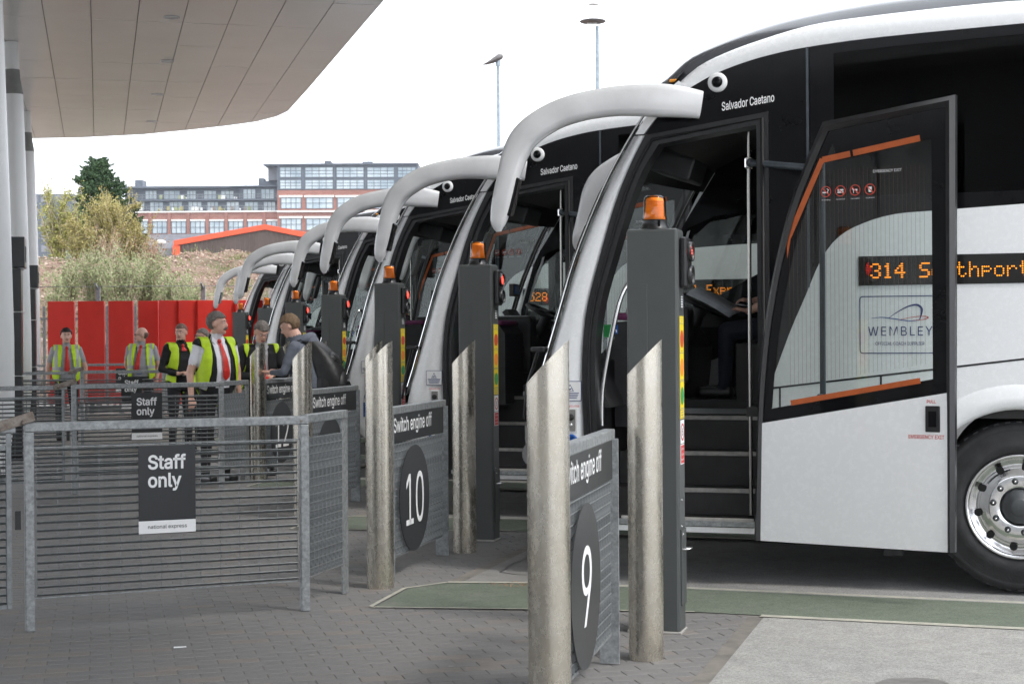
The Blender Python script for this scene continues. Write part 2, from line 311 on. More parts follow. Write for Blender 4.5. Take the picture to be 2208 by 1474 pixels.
# ------------------------------------------------------------------ object helpers
def empty(name, loc=(0, 0, 0), rz=0, label=None, cat=None, group=None, kind=None):
    o = bpy.data.objects.new(name, None); C.objects.link(o); o.location = loc; o.rotation_euler = (0, 0, rz)
    o.empty_display_size = .2
    return tag(o, label, cat, group, kind)
def tag(o, label=None, cat=None, group=None, kind=None):
    for k, v in (('label', label), ('category', cat), ('group', group), ('kind', kind)):
        if v: o[k] = v
    return o
def kids(o): return [c for c in o.children]
def copy_tree(o, parent=None):
    c = o.copy(); C.objects.link(c); c.parent = parent
    for ch in list(o.children): copy_tree(ch, c)
    return c
class MB:
    """collects shapes into one mesh"""
    def __init__(s): s.v = []; s.f = []; s.mi = []; s.sm = []; s.mats = []; s.tone = None
    def _m(s, mt):
        if mt not in s.mats: s.mats.append(mt)
        return s.mats.index(mt)
    def add(s, vs, fs, mt='white_plain', smooth=False):
        b = len(s.v); s.v += [tuple(p) for p in vs]; k = s._m(mt)
        for f in fs: s.f.append(tuple(i+b for i in f)); s.mi.append(k); s.sm.append(smooth)
        return s
    def box(s, c, size, mt, rx=None, ux=None, smooth=False, ch=0):
        """box centred at c; rx, ux = local x and z axes; ch = chamfer"""
        x = Vector(rx or (1, 0, 0)).normalized(); z = Vector(ux or (0, 0, 1)).normalized(); y = z.cross(x); c = Vector(c)
        hx, hy, hz = (q/2 for q in size)
        if not ch:
            vs = [c+x*(a*hx)+y*(b*hy)+z*(d*hz) for a in (-1, 1) for b in (-1, 1) for d in (-1, 1)]
            return s.add(vs, [(0, 1, 3, 2), (4, 6, 7, 5), (0, 4, 5, 1), (2, 3, 7, 6), (0, 2, 6, 4), (1, 5, 7, 3)], mt)
        bm = bmesh.new(); bmesh.ops.create_cube(bm, size=1)
        for v in bm.verts: v.co = Vector((v.co.x*size[0], v.co.y*size[1], v.co.z*size[2]))
        bmesh.ops.bevel(bm, geom=bm.edges[:], offset=ch, segments=2, affect='EDGES', profile=.5)
        bm.verts.ensure_lookup_table()
        vs = [c+x*v.co.x+y*v.co.y+z*v.co.z for v in bm.verts]; fs = [tuple(v.index for v in f.verts) for f in bm.faces]; bm.free()
        return s.add(vs, fs, mt, smooth)
    def prism(s, poly, fn, d0, d1, mt, mside=None):
        """poly = 2D outline, fn(a, b, depth) -> point; closed solid between the depths"""
        n = len(poly); A = [fn(a, b, d0) for a, b in poly]; B = [fn(a, b, d1) for a, b in poly]
        s.add(A+B, [tuple(range(n)), tuple(range(2*n-1, n-1, -1))], mt)
        s.add(A+B, [(i, i+n, (i+1) % n+n, (i+1) % n) for i in range(n)], mside or mt); return s
    def loft(s, rings, mt, closed=True, cap=True, smooth=True):
        n = len(rings[0]); vs = [p for r_ in rings for p in r_]; fs = []
        for k in range(len(rings)-1):
            for i in range(n if closed else n-1):
                j = (i+1) % n; fs.append((k*n+i, k*n+j, (k+1)*n+j, (k+1)*n+i))
        s.add(vs, fs, mt, smooth)
        if cap and closed:
            s.add(rings[0], [tuple(range(n-1, -1, -1))], mt); s.add(rings[-1], [tuple(range(n))], mt)
        return s
    def tube(s, pts, rad, mt, n=8, cap=True, smooth=True):
        pts = [Vector(p) for p in pts]; rings = []
        if not isinstance(rad, (list, tuple)): rad = [rad]*len(pts)
        up = None
        for i, p in enumerate(pts):
            t = (pts[min(i+1, len(pts)-1)]-pts[max(i-1, 0)]).normalized()
            if up is None: up = t.orthogonal().normalized()
            up = (up-t*up.dot(t)).normalized(); sd_ = t.cross(up)
            rings.append([p+(up*math.cos(2*math.pi*k/n)+sd_*math.sin(2*math.pi*k/n))*rad[i] for k in range(n)])
        return s.loft(rings, mt, True, cap, smooth)
    def lathe(s, c, prof, mt, axis=(0, 0, 1), n=24, smooth=True, cap=True):
        z = Vector(axis).normalized(); x = z.orthogonal().normalized(); y = z.cross(x); c = Vector(c)
        return s.loft([[c+z*h+(x*math.cos(2*math.pi*k/n)+y*math.sin(2*math.pi*k/n))*max(r_, 1e-4) for k in range(n)] for r_, h in prof], mt, True, cap, smooth)
    def ellipsoid(s, c, r_, mt, n=14, m_=9, rot=None):
        c = Vector(c); rings = []
        for j in range(m_+1):
            a = -math.pi/2+math.pi*j/m_; rings.append([Vector((math.cos(a)*math.cos(2*math.pi*k/n)*r_[0], math.cos(a)*math.sin(2*math.pi*k/n)*r_[1], math.sin(a)*r_[2])) for k in range(n)])
        if rot: rings = [[rot @ p for p in q] for q in rings]
        return s.loft([[c+p for p in q] for q in rings], mt, True, False, True)
    def build(s, name, parent=None, kind=None, bevel=0):
        me = bpy.data.meshes.new(name); me.from_pydata(s.v, [], s.f); me.validate(verbose=False)
        for mt in s.mats: me.materials.append(MATS[mt])
        if len(me.polygons) == len(s.f):
            me.polygons.foreach_set('material_index', s.mi); me.polygons.foreach_set('use_smooth', s.sm)
        if s.tone is not None:
            at = me.attributes.new('tone', 'FLOAT', 'POINT'); at.data.foreach_set('value', s.tone)
        me.update(); o = bpy.data.objects.new(name, me); C.objects.link(o); o.parent = parent
        if kind: o['kind'] = kind
        if bevel:
            md = o.modifiers.new('bevel', 'BEVEL'); md.width = bevel; md.segments = 2; md.limit_method = 'ANGLE'; md.angle_limit = R(40)
        return o
def share(o, parent, name=None, **kw):
    c = bpy.data.objects.new(name or o.name.split('.')[0], o.data); C.objects.link(c); c.parent = parent
    for k, v in kw.items(): setattr(c, k, v)
    return c
try: FONT = bpy.data.fonts.load(bpy.utils.system_resource('DATAFILES', path='fonts') + '/Inter.woff2')     # ships inside Blender
except Exception: FONT = None
CAP = [0]
def cap_height():
    if not CAP[0]:
        c_ = bpy.data.curves.new('tmp', 'FONT'); c_.font = FONT or c_.font; c_.body = 'H'; c_.size = 1
        o = bpy.data.objects.new('tmp', c_); C.objects.link(o); bpy.context.view_layer.update()
        me = bpy.data.meshes.new_from_object(o.evaluated_get(bpy.context.evaluated_depsgraph_get())); CAP[0] = max(v.co.y for v in me.vertices)
        bpy.data.objects.remove(o); bpy.data.meshes.remove(me)
    return CAP[0]
def text(name, body, origin, right, up, height, mt, parent=None, width=None, bold=0, squeeze=1, slant=0, align='L', add=None, spacing=1):
    """flat lettering; origin = lower left of the first line, height = capital height"""
    cu_ = bpy.data.curves.new('tmp', 'FONT'); cu_.font = FONT or cu_.font; cu_.body = body; cu_.size = 1; cu_.offset = bold; cu_.resolution_u = 2; cu_.space_character = spacing
    cu_.align_x = {'L': 'LEFT', 'C': 'CENTER'}[align]
    o = bpy.data.objects.new('tmp', cu_); C.objects.link(o); bpy.context.view_layer.update()
    me = bpy.data.meshes.new_from_object(o.evaluated_get(bpy.context.evaluated_depsgraph_get()))
    C.objects.unlink(o); bpy.data.objects.remove(o)
    xs = [v.co.x for v in me.vertices]; k = height/cap_height()
    x0, x1 = min(xs), max(xs); kx = (width/(x1-x0)) if width else k*squeeze
    off = x0 if align == 'L' else (x0+x1)/2
    right = Vector(right).normalized(); up = Vector(up).normalized(); origin = Vector(origin)
    vs_ = [origin+right*((v.co.x-off)*kx)+up*(v.co.y*k+(v.co.x-off)*kx*slant) for v in me.vertices]
    fs_ = [tuple(p.vertices) for p in me.polygons]; bpy.data.meshes.remove(me)
    if add is not None: add.add(vs_, fs_, mt); return None
    b = MB(); b.add(vs_, fs_, mt); return b.build(name, parent)
def disc(b, c, nrm, r_, mt, n=32, up=(0, 0, 1), sx=1):
    u = Vector(up); rr = u.cross(Vector(nrm)).normalized()
    b.add([Vector(c)+rr*(math.cos(2*math.pi*k/n)*r_*sx)+u*(math.sin(2*math.pi*k/n)*r_) for k in range(n)], [tuple(range(n))], mt)
def ring(b, c, nrm, r1, r2, mt, n=32, up=(0, 0, 1)):
    u = Vector(up); rr = u.cross(Vector(nrm)).normalized(); c = Vector(c)
    P = [c+(rr*math.cos(2*math.pi*k/n)+u*math.sin(2*math.pi*k/n))*q for q in (r1, r2) for k in range(n)]
    b.add(P, [(k, (k+1) % n, n+(k+1) % n, n+k) for k in range(n)], mt)
# ------------------------------------------------------------------ ground
def sheet(name, pts, z, mt, kind='structure', **kw):
    b = MB(); b.add([(p[0], p[1], z) for p in pts], [tuple(range(len(pts)))], mt); o = b.build(name); tag(o, kind=kind, **kw); return o
sheet('ground', [(-460, -60), (460, -60), (460, 440), (-460, 440)], -.016, 'asphalt')
KA, KB = Vector((.55, 6.35)), Vector((1.33, 9.06))
GA = [Vector(p) for p in ((1.02, 9.17), (.07, 9.30), (-.80, 9.42), (-.66, 10.10), (-.42, 10.34), (.09, 10.26), (1.09, 10.00))]   # green pad, near then far edge
d2 = DEL.to_2d(); FAR = Vector((12.0, -12*.345))
NB = 8
bound = []
for k in range(-1, NB):
    q = d2*k
    bound += [KB+q, GA[0]+q, GA[2]+q, GA[3]+q, GA[4]+q]
PAVE = [Vector((-14, -2)), Vector((.2, -2)), KA+d2*0-d2*.0] if False else None
end = d2*NB
poly = [Vector((-16, 3.0))] + [Vector((1.2, 3.0))] + [KB-d2+Vector((0, 0))] + [KA-Vector((0, 0))] + [p for p in bound[5:]] + [KB+end, Vector((-16, KB.y+end.y))]
poly = [Vector((-16, 3.0)), Vector((-.3, 3.0)), KA] + bound[5:] + [KB+end, Vector((-18, KB.y+end.y))]
sheet('pavement', poly, -.0035, 'mortar')
PAVEMENT = bpy.data.objects['pavement']
def in_poly(x, y):
    c = False; n = len(poly); j = n-1
    for i in range(n):
        if (poly[i].y > y) != (poly[j].y > y) and x < (poly[j].x-poly[i].x)*(y-poly[i].y)/(poly[j].y-poly[i].y)+poly[i].x: c = not c
        j = i
    return c
for k in range(NB):
    q = d2*k
    far = [GA[6]+FAR, GA[0]+Vector((.31, -.11))+FAR]
    pad = [KB, GA[0], GA[1], GA[2], GA[3], GA[4], GA[5], GA[6], GA[6]+FAR, KB+FAR]
    sheet('bay_walkway', [p+q for p in pad], .0045, 'green_surface')
    b = MB()
    def line(pts, w, b=b, q=q):
        for a, c in zip(pts, pts[1:]):
            t = (c-a).normalized()*1; nn = Vector((-t.y, t.x))*w/2
            b.add([(*(p+q), .0085) for p in (a-nn, c-nn, c+nn, a+nn)], [(0, 1, 2, 3)], 'line_cream')
    line([GA[2]-Vector((.03, 0)), GA[3]-Vector((.02, 0)), GA[4]], .028)
    line([GA[4], GA[5]+Vector((0, .03)), GA[6]+Vector((0, .03)), GA[6]+FAR+Vector((0, .03))], .06)
    line([GA[2]-Vector((.03, .02)), GA[1]-Vector((0, .01)), GA[0]-Vector((0, .01))], .022)
    line([KB+Vector((.04, -.05)), KB+FAR+Vector((.04, -.05))], .07)
    b.build('painted_line', kind='structure')
    # worn edging between the pavers and the lane
    sheet('kerb_strip', [p for p in (GA[4]+q+Vector((.0, .04)), KB+q+d2+Vector((0, .0)), KB+q+d2+Vector((.12, -.02)), GA[4]+q+Vector((.12, .04)))], .0025, 'mortar')
sheet('kerb_strip', [KA+Vector((-.03, 0)), KB+Vector((-.03, -.05)), KB+Vector((.10, -.10)), KA+Vector((.10, -.04))], .0025, 'mortar')
sheet('concrete_apron', [KA+Vector((.05, 0)), KA+Vector((-.5, -2.4)), Vector((14, 2)), KB+FAR+Vector((.04, -.09)), KB+Vector((.05, -.09))], .0045, 'asphalt_pale')
for k in range(1, 3):
    q = d2*(k-1)
    sheet('concrete_apron', [p+q for p in (GA[4]+Vector((.1, .04)), GA[5]+Vector((0, .06)), GA[5]+Vector((.55, .6)), KB+d2+Vector((.05, -.1)))], .0045, 'apron')

def pavers():
    """stretcher-bond blocks: the 300 nearest are single bricks, the rest one mesh"""
    a_, b_ = ROWX.to_2d(), ROWD.to_2d()
    L, W = .20, .100
    cells = []
    for j in range(0, 215):
        for i in range(-90, 45):
            off = (j % 2)*.5*L
            c = a_*(i*L+off)+b_*(2.0+j*W)+Vector((0, 1))
            if c.y < 5.0 or c.y > 22 or abs(c.x) > c.y*.3155*1.06+.3: continue
            if c.x > 3: continue
            if all(in_poly(*(c+a_*sx*L*.5+b_*sy*W*.5)) for sx in (-.9, .9) for sy in (-.8, .8)): cells.append(c)
            elif any(in_poly(*(c+a_*sx*L*.5+b_*sy*W*.5)) for sx in (-1, 0, 1) for sy in (-1, 1)): cells.append(c)
    def block(b, tone, c, g, lift, ang=0, t=None):
        aa, bb = (a_, b_)
        if t is not None:
            l, w = L/2-g, W/2-g; ch = .0025
            P = []
            for (ll, ww, z) in ((l, w, -.011), (l, w, -ch), (l-ch, w-ch, 0)):
                for sx, sy in ((-1, -1), (1, -1), (1, 1), (-1, 1)):
                    p = c+aa*(sx*ll)+bb*(sy*ww); P.append((p.x, p.y, z+lift))
            fs = [(8, 9, 10, 11)]+[(r_*4+i, r_*4+(i+1) % 4, (r_+1)*4+(i+1) % 4, (r_+1)*4+i) for r_ in (0, 1) for i in range(4)]
            b.add(P, fs, 'paver'); tone += [t]*12
    cells.sort(key=lambda p: (0 if (-.3155*p.y-.1 < p.x < .3155*p.y+.1 and p.y > 7.15) else 1, p.y))
    protos = []
    for s_ in range(8):
        b = MB(); tn = []; block(b, tn, Vector((0, 0)), .0010+.0004*(s_ % 3), 0, 0, [.05, .2, .35, .5, .62, .75, .97, .4][s_]); b.tone = tn
        o = b.build('brick'); protos.append(o)
    for k, c in enumerate(cells[:300]):
        o = protos[k] if k < 8 else share(random.choice(protos), None, 'brick')
        if k < 8: o.data = protos[k].data
        o.parent = PAVEMENT; o.location = (c.x, c.y, random.uniform(-.001, .0006))
        o.rotation_euler = (random.uniform(-.004, .004), random.uniform(-.004, .004), random.uniform(-.004, .004))
    b = MB(); tn = []
    for c in cells[300:]:
        block(b, tn, c+Vector((random.uniform(-.001, .001), 0)), random.uniform(.0009, .0016), random.uniform(-.001, .0006), 0, random.random()**1.2)
    b.tone = tn; o = b.build('paver_field', PAVEMENT, kind='stuff')
pavers()
def litter():
    b = MB(); 
    for (x, y, s_) in ((.08, 10.24, 1),):
        for i in range(420):
            a = random.random()*6.28; r_ = random.random()**.6
            p = Vector((x+math.cos(a)*r_*.26, y+math.sin(a)*r_*.11, .0)); l = random.uniform(.006, .016)
            d_ = Vector((random.uniform(-1, 1), random.uniform(-1, 1), random.uniform(-.2, .5))).normalized()
            e = d_.orthogonal().normalized()*l*.5
            b.add([p+d_*l+Vector((0, 0, .004)), p+e, p-d_*l, p-e], [(0, 1, 2, 3)], 'leaf_dead')
    b.tone = [random.random() for _ in b.v]
    o = b.build('leaf_litter', kind='stuff'); tag(o, 'small patch of brown dead leaves at the edge of the green walkway', 'leaves')
    b = MB(); b.tube([(-1.72, 8.20, .006), (-1.66, 8.215, .006)], .004, 'white_print', 8)
    tag(b.build('cigarette_end'), 'white cigarette end lying on the dark block paving', 'litter')
litter()
def crack():
    b = MB(); pts = [(.12, 11.5), (.0, 11.2), (-.05, 10.95), (-.09, 10.78), (.02, 10.66), (.2, 10.62)]
    for (x0, y0), (x1, y1) in zip(pts, pts[1:]):
        t = Vector((x1-x0, y1-y0)).normalized(); n_ = Vector((-t.y, t.x))*.006
        b.add([(x0-n_.x, y0-n_.y, 0.0062), (x1-n_.x, y1-n_.y, 0.0062), (x1+n_.x, y1+n_.y, 0.0062), (x0+n_.x, y0+n_.y, 0.0062)], [(0, 1, 2, 3)], 'sign_black')
    b.build('apron_crack', bpy.data.objects['concrete_apron.001'])
crack()

def oil_spots():
    for x, y, rx_, ry_, nm in ((1.78, 7.25, .17, .10, 'oil_stain'), (2.3, 7.9, .03, .02, 'chewing_gum'), (-1.0, 8.0, .018, .015, 'chewing_gum'), (-.3, 7.7, .015, .012, 'chewing_gum'), (-1.9, 8.6, .016, .012, 'chewing_gum')):
        b = MB(); n = 22; b.add([(x+math.cos(2*math.pi*k/n)*rx_*random.uniform(.82, 1.1), y+math.sin(2*math.pi*k/n)*ry_*random.uniform(.8, 1.1), .0065 if x > .8 else .003) for k in range(n)], [tuple(range(n))], 'oil' if nm == 'oil_stain' else 'gum'); b.build(nm, PAVEMENT)
mat('oil', (.12, .115, .11), .5, alt=(.22, .21, .20), vscale=12); mat('gum', (.30, .29, .27), .8)
oil_spots()
# ------------------------------------------------------------------ coaches
def T(t, v, z): return Vector((t, -v, z))
def interp(tab, x):
    if x <= tab[0][0]: return tab[0][1]
    for (a, b), (c, d) in zip(tab, tab[1:]):
        if x <= c: return b+(d-b)*(x-a)/(c-a)
    return tab[-1][1]
def smooth_tab(tab, n=3):
    """Catmull-Rom resample of a polyline"""
    P = [Vector(p) for p in tab]; out_ = []
    for i in range(len(P)-1):
        p0, p1, p2, p3 = P[max(i-1, 0)], P[i], P[i+1], P[min(i+2, len(P)-1)]
        for k in range(n):
            t = k/n
            out_.append(.5*((2*p1)+(p2-p0)*t+(2*p0-5*p1+4*p2-p3)*t*t+(3*p1-p0-3*p2+p3)*t**3))
    out_.append(P[-1]); return out_
WID = 2.55; REAR = -9.2
FRONT = smooth_tab([(2.70, .36), (2.86, .43), (2.99, .58), (3.06, .80), (3.06, 1.05), (2.99, 1.28), (2.92, 1.51), (2.855, 1.72), (2.75, 2.06), (2.60, 2.42), (2.46, 2.70), (2.30, 2.96), (2.13, 3.17)], 3)
BTOP = smooth_tab([(2.11, 3.15), (1.95, 3.28), (1.77, 3.36), (1.54, 3.43), (1.24, 3.50), (.93, 3.53), (.35, 3.56), (-.04, 3.57)], 3)+[Vector((-3, 3.60)), Vector((REAR+.3, 3.60))]
BBOT = smooth_tab([(1.99, 3.14), (1.83, 3.22), (1.65, 3.28), (1.48, 3.32), (1.25, 3.355), (.8, 3.39), (-.04, 3.42)], 3)+[Vector((-3, 3.44)), Vector((REAR+.1, 3.44))]
WCUR = smooth_tab([(1.51, 1.19), (1.37, 1.57), (1.27, 1.80), (1.17, 2.03), (1.06, 2.17), (.91, 2.25), (.72, 2.30), (.47, 2.315), (-.04, 2.34)], 3)
GOUT = smooth_tab([(2.69, .36), (2.70, .95), (2.71, 1.25), (2.70, 1.52), (2.67, 1.76), (2.59, 2.06), (2.48, 2.42), (2.38, 2.66), (2.28, 2.85)], 3)
GIN = smooth_tab([(2.60, .36), (2.61, .95), (2.62, 1.25), (2.62, 1.52), (2.58, 1.79), (2.50, 2.06), (2.39, 2.40), (2.30, 2.62), (2.19, 2.79)], 3)
def side(b, poly, v0, v1, mt, ms=None): b.prism([(p[0], p[1]) for p in poly], lambda a, c, d: T(a, d, c), v0, v1, mt, ms)
def arc(cx, cz, r_, a0, a1, n): return [Vector((cx+r_*math.cos(R(a0+(a1-a0)*k/n)), cz+r_*math.sin(R(a0+(a1-a0)*k/n)))) for k in range(n+1)]
def bulge(w): return .30*(1-(2*w-1)**2)**1.0
def front_pt(t, z, w):
    """the nose seen in plan: bulges forward between the two sides (w = 0..1 across), corners drawn in"""
    return T(t+bulge(w)*min(1, .35+max(0, (3.3-z))/1.2), w*WID, z)

DOTS = {'3': '01110 10001 00001 00110 00001 10001 01110', '1': '00100 01100 00100 00100 00100 00100 01110', '4': '00010 00110 01010 10010 11111 00010 00010',
 'S': '01111 10000 10000 01110 00001 00001 11110', 'o': '00000 00000 01110 10001 10001 10001 01110', 'u': '00000 00000 10001 10001 10001 10011 01101',
 't': '01000 01000 11110 01000 01000 01001 00110', 'h': '10000 10000 10110 11001 10001 10001 10001', 'p': '00000 00000 11110 10001 11110 10000 10000',
 'r': '00000 00000 10110 11001 10000 10000 10000', 'N': '10001 11001 10101 10101 10011 10001 10001', 'a': '00000 00000 01110 00001 01111 10001 01111',
 'i': '00100 00000 01100 00100 00100 00100 01110', 'n': '00000 00000 10110 11001 10001 10001 10001', 'l': '01100 00100 00100 00100 00100 00100 01110',
 'E': '11111 10000 10000 11110 10000 10000 11111', 'x': '00000 00000 10001 01010 00100 01010 10001', 'e': '00000 00000 01110 10001 11111 10000 01110',
 's': '00000 00000 01110 10000 01110 00001 11110', '5': '11111 10000 11110 00001 00001 10001 01110', '2': '01110 10001 00001 00110 01000 10000 11111',
 '8': '01110 10001 10001 01110 10001 10001 01110', ' ': '00000 00000 00000 00000 00000 00000 00000'}
def led_text(body, t0, zt, pitch, parent, v=-.012, name='lit_dots'):
    b = MB(); x = t0; zp = .0122 if pitch < .011 else pitch*1.12
    for ch in body:
        rows = DOTS[ch].split()
        bold = ch in '314S528' and body[0] in '35'
        for j, rw in enumerate(rows):
            for i, q in enumerate(rw):
                if q == '1':
                    for e in ((0, .5) if bold else (0,)):
                        c = (x-(i+e)*pitch, zt-j*zp); r_ = pitch*.36
                        b.add([T(c[0]+a*r_, v, c[1]+d*r_) for a, d in ((1, .4), (.4, 1), (-.4, 1), (-1, .4), (-1, -.4), (-.4, -1), (.4, -1), (1, -.4))], [tuple(range(8))], 'led_amber')
        x -= pitch*6
    return b.build(name, parent)

def mirror_arm(root, tip, sgn, name='mirror_arm'):
    """tip = centreline (t, v, z, half-width) from the roof corner to the drooping end"""
    cl = [Vector(p) for p in tip]
    pts = smooth_tab([p[:3] for p in cl], 4); hw = []
    n0 = len(cl)-1
    for i in range(len(pts)):
        u = i/4; k = min(int(u), n0-1); hw.append(cl[k][3]*(1-(u-k))+cl[k+1][3]*(u-k) if len(cl[0]) > 3 else .1)
    return pts, hw
def arm_mesh(spec, mt):
    P3 = smooth_tab([s_[:3] for s_ in spec], 4); W = smooth_tab([(s_[3], s_[4]) for s_ in spec], 4)
    rings = []; n = 16
    for i, p in enumerate(P3):
        a = P3[max(i-1, 0)]; c = P3[min(i+1, len(P3)-1)]; tg = (c-a).normalized()
        out_ = Vector((0, 1, 0)); out_ = (out_-tg*out_.dot(tg)).normalized(); nn = tg.cross(out_)
        w, th = W[i]; w *= 1.06
        rings.append([])
        for k in range(n):
            a_ = 2*math.pi*k/n; cx = math.copysign(abs(math.cos(a_))**.6, math.cos(a_)); sx = math.copysign(abs(math.sin(a_))**.6, math.sin(a_))
            q = p+nn*(w*cx)+out_*(th*sx); rings[-1].append(T(*q))
    return rings
def make_coach():
    root = empty('coach')
    near = lambda b, n, **k: b.build(n, root, **k)
    # --- lower white flank with the two wheel arches
    rw = -6.35
    pts = [Vector((1.50, .36))]+list(WCUR)+[Vector((REAR+.05, 2.36)), Vector((REAR, .40))]
    pts += [Vector((rw-.66, .38))]+arc(rw, .52, .62, 190, -10, 18)[0:]+[Vector((rw+.66, .38))]
    pts += [Vector((-.60, .38))]+arc(0, .52, .59, 194, -14, 18)+[Vector((.62, .36))]
    b = MB(); side(b, pts, 0, .05, 'white_paint', 'black_frame'); lower = near(b, 'lower_side_panel')
    # raised wheel-arch lips
    for cx in (0, rw):
        b = MB(); rings = []
        for a in range(-14, 197, 6):
            c_, s_ = math.cos(R(a)), math.sin(R(a))
            rings.append([T(cx+c_*r_, v, .52+s_*r_) for r_, v in ((.585, .02), (.59, -.012), (.61, -.030), (.66, -.030), (.72, -.010), (.745, .004))])
        b.loft(rings, 'white_paint', closed=False, cap=False); near(b, 'wheel_arch')
        b = MB(); b.loft([[T(cx+math.cos(R(a))*.60, v, .52+math.sin(R(a))*.60) for v in (.02, .75)] for a in range(-20, 201, 10)], 'interior_dark', closed=False, cap=False)
        near(b, 'wheel_housing')
    # panel joints on the flank
    b = MB()
    zj = lambda t: 1.41-(t+.03)*.118 if t > -.03 else 1.41+(-t-.03)*.004
    xs = [1.49, .9, .4, -.03, -3, -6, REAR+.1]
    for a, c in zip(xs, xs[1:]): side(b, [(a, zj(a)-.006), (c, zj(c)-.006), (c, zj(c)+.006), (a, zj(a)+.006)], -.0015, .002, 'black_frame')
    for t in (.81, 1.43): side(b, [(t-.006, .74 if t > 1 else .9), (t+.006, .74 if t > 1 else .9), (t+.006, zj(t)), (t-.006, zj(t))], -.0015, .002, 'black_frame')
    for t in (-1.2, -2.9, -4.6): side(b, [(t-.006, .4), (t+.006, .4), (t+.006, zj(t)), (t-.006, zj(t))], -.0015, .002, 'black_frame')
    near(b, 'panel_joint')
    # --- black upper panel ahead of the passenger windows, round the door head
    b = MB(); side(b, [p for p in BBOT if p.x > 1.255]+[Vector((1.255, 3.353))]+[Vector((1.255, 1.84))]+[p for p in reversed(WCUR) if p.x > 1.27]+[Vector((1.50, 1.20)), Vector((1.50, 2.955)), Vector((2.285, 2.855)), Vector((2.12, 3.07))], .002, .045, 'black_gloss'); near(b, 'black_side_panel')
    b = MB(); side(b, [(1.24, 3.35), (1.255, 3.35), (1.255, 1.86), (1.24, 1.86)], -.002, .03, 'arm_grey'); near(b, 'window_seal')
    # --- passenger windows: tinted panes in a black surround
    edges = [1.235, -.55, -2.30, -4.05, -5.80, -7.55, REAR+.15]
    zt = lambda t: interp(sorted([(p.x, p.y) for p in BBOT]), t)-.004
    zb = lambda t: interp(sorted([(p.x, p.y) for p in WCUR]), t)+.004 if t > -.04 else 2.352
    for k, (a, c) in enumerate(zip(edges, edges[1:])):
        N = 14 if k == 0 else 1
        ts = [a+(c-a)*i/N for i in range(N+1)]
        fr_ = [(t, zt(t)) for t in ts]+[(t, zb(t)) for t in reversed(ts)]
        ins = .05
        ti = [a-ins-.10*(k == 0)+(c+ins-(a-ins-.10*(k == 0)))*i/N for i in range(N+1)]
        inn = [(t, zt(t)-.06) for t in ti]+[(t, max(zb(t)+.07, 2.42)) for t in reversed(ti)]
        b = MB(); n = len(fr_); A = [T(t, .004, z) for t, z in fr_]; I = [T(t, .004, z) for t, z in inn]
        b.add(A+I, [(i, (i+1) % n, n+(i+1) % n, n+i) for i in range(n)], 'black_gloss')
        b.add(I+[T(t, .02, z) for t, z in inn], [(i, (i+1) % n, n+(i+1) % n, n+i) for i in range(n)], 'black_gloss')
        f = near(b, 'side_window'); b = MB(); side(b, inn, .006, .012, 'glass_tint'); b.build('pane', f)
        if k: b = MB(); b.box(T(a, .002, 2.9), (.012, .01, 1.0), 'rubber'); near(b, 'window_seal')
    # --- white cantrail and roof
    b = MB(); rings = []
    m_ = len(BBOT)
    for i in range(m_):
        p, q = BBOT[i], BTOP[i] if i < len(BTOP) else BTOP[-1]
        rings.append([T(p.x, 0, p.y), T(p.x+(q.x-p.x)*.25, -.006, p.y+(q.y-p.y)*.35), T(p.x+(q.x-p.x)*.6, .012, p.y+(q.y-p.y)*.7), T(q.x, .06, q.y), T(q.x+.005, .10, q.y+.004)])
    b.loft(rings, 'white_paint', closed=False, cap=False); near(b, 'cantrail')
    b = MB(); b.loft([[Vector((p.x, -(WID+p.y), p.z)) for p in r_] for r_ in rings], 'white_paint', closed=False, cap=False); near(b, 'cantrail')
    roofz = smooth_tab([(2.21, 3.22), (2.09, 3.325), (1.97, 3.425), (1.73, 3.52), (1.50, 3.59), (1.27, 3.635), (.99, 3.675), (.74, 3.70), (.2, 3.73), (-.4, 3.75)], 3)+[Vector((-3, 3.77)), Vector((REAR+.3, 3.75))]
    b = MB(); rings = []
    tops = BTOP
    for i in range(len(roofz)):
        p = roofz[i]; q = tops[min(int(i*len(tops)/len(roofz)), len(tops)-1)]
        ez = interp(sorted([(k_.x, k_.y) for k_ in BTOP]), p.x-.02)
        row = [T(p.x-.01, .08, min(ez, p.y)-.004)]
        for v, dz in ((.15, .45), (.28, .82), (.45, 1.0), (.9, 1.02), (1.275, 1.03), (1.65, 1.02), (2.10, 1.0), (2.27, .82), (2.40, .45)):
            row.append(T(p.x+bulge(v/WID)*max(0, (p.x-.9))/1.3*.55, v, ez+(p.y-ez)*dz))
        row.append(T(p.x-.01, WID-.08, min(ez, p.y)-.004)); rings.append(row)
    b.loft(rings, 'roof_grey', closed=False, cap=False); near(b, 'roof')
    b = MB(); b.box(T(-1.5, 1.27, 3.77), (2.6, 1.7, .2), 'black_gloss', ch=.06, smooth=True); near(b, 'air_conditioning_unit')
    b = MB(); b.box(T(2.12, .12, 3.21), (.05, .03, .02), 'beacon_core', ch=.006); near(b, 'marker_lamp')
    # --- front: bumper, windscreen, black surround, pillars
    lowF = [p for p in FRONT if p.y <= 1.02]; hiF = [p for p in FRONT if p.y > 1.0]
    W_ = [0, .02, .06, .14, .25, .38, .5, .62, .75, .86, .94, .98, 1]
    b = MB(); b.loft([[front_pt(p.x-(.10*max(0, (.03-w)/.03)+.10*max(0, (w-.97)/.03)), p.y, w) for w in W_] for p in lowF], 'white_paint', closed=False, cap=False); near(b, 'front_bumper')
    for w in (.09, .91):
        b = MB(); p = front_pt(3.08, .78, w); b.ellipsoid(p+Vector((-.05, 0, 0)), (.06, .10, .08), 'glass_lamp'); b.ellipsoid(p+Vector((-.07, 0, 0)), (.05, .09, .06), 'chrome'); near(b, 'headlight')
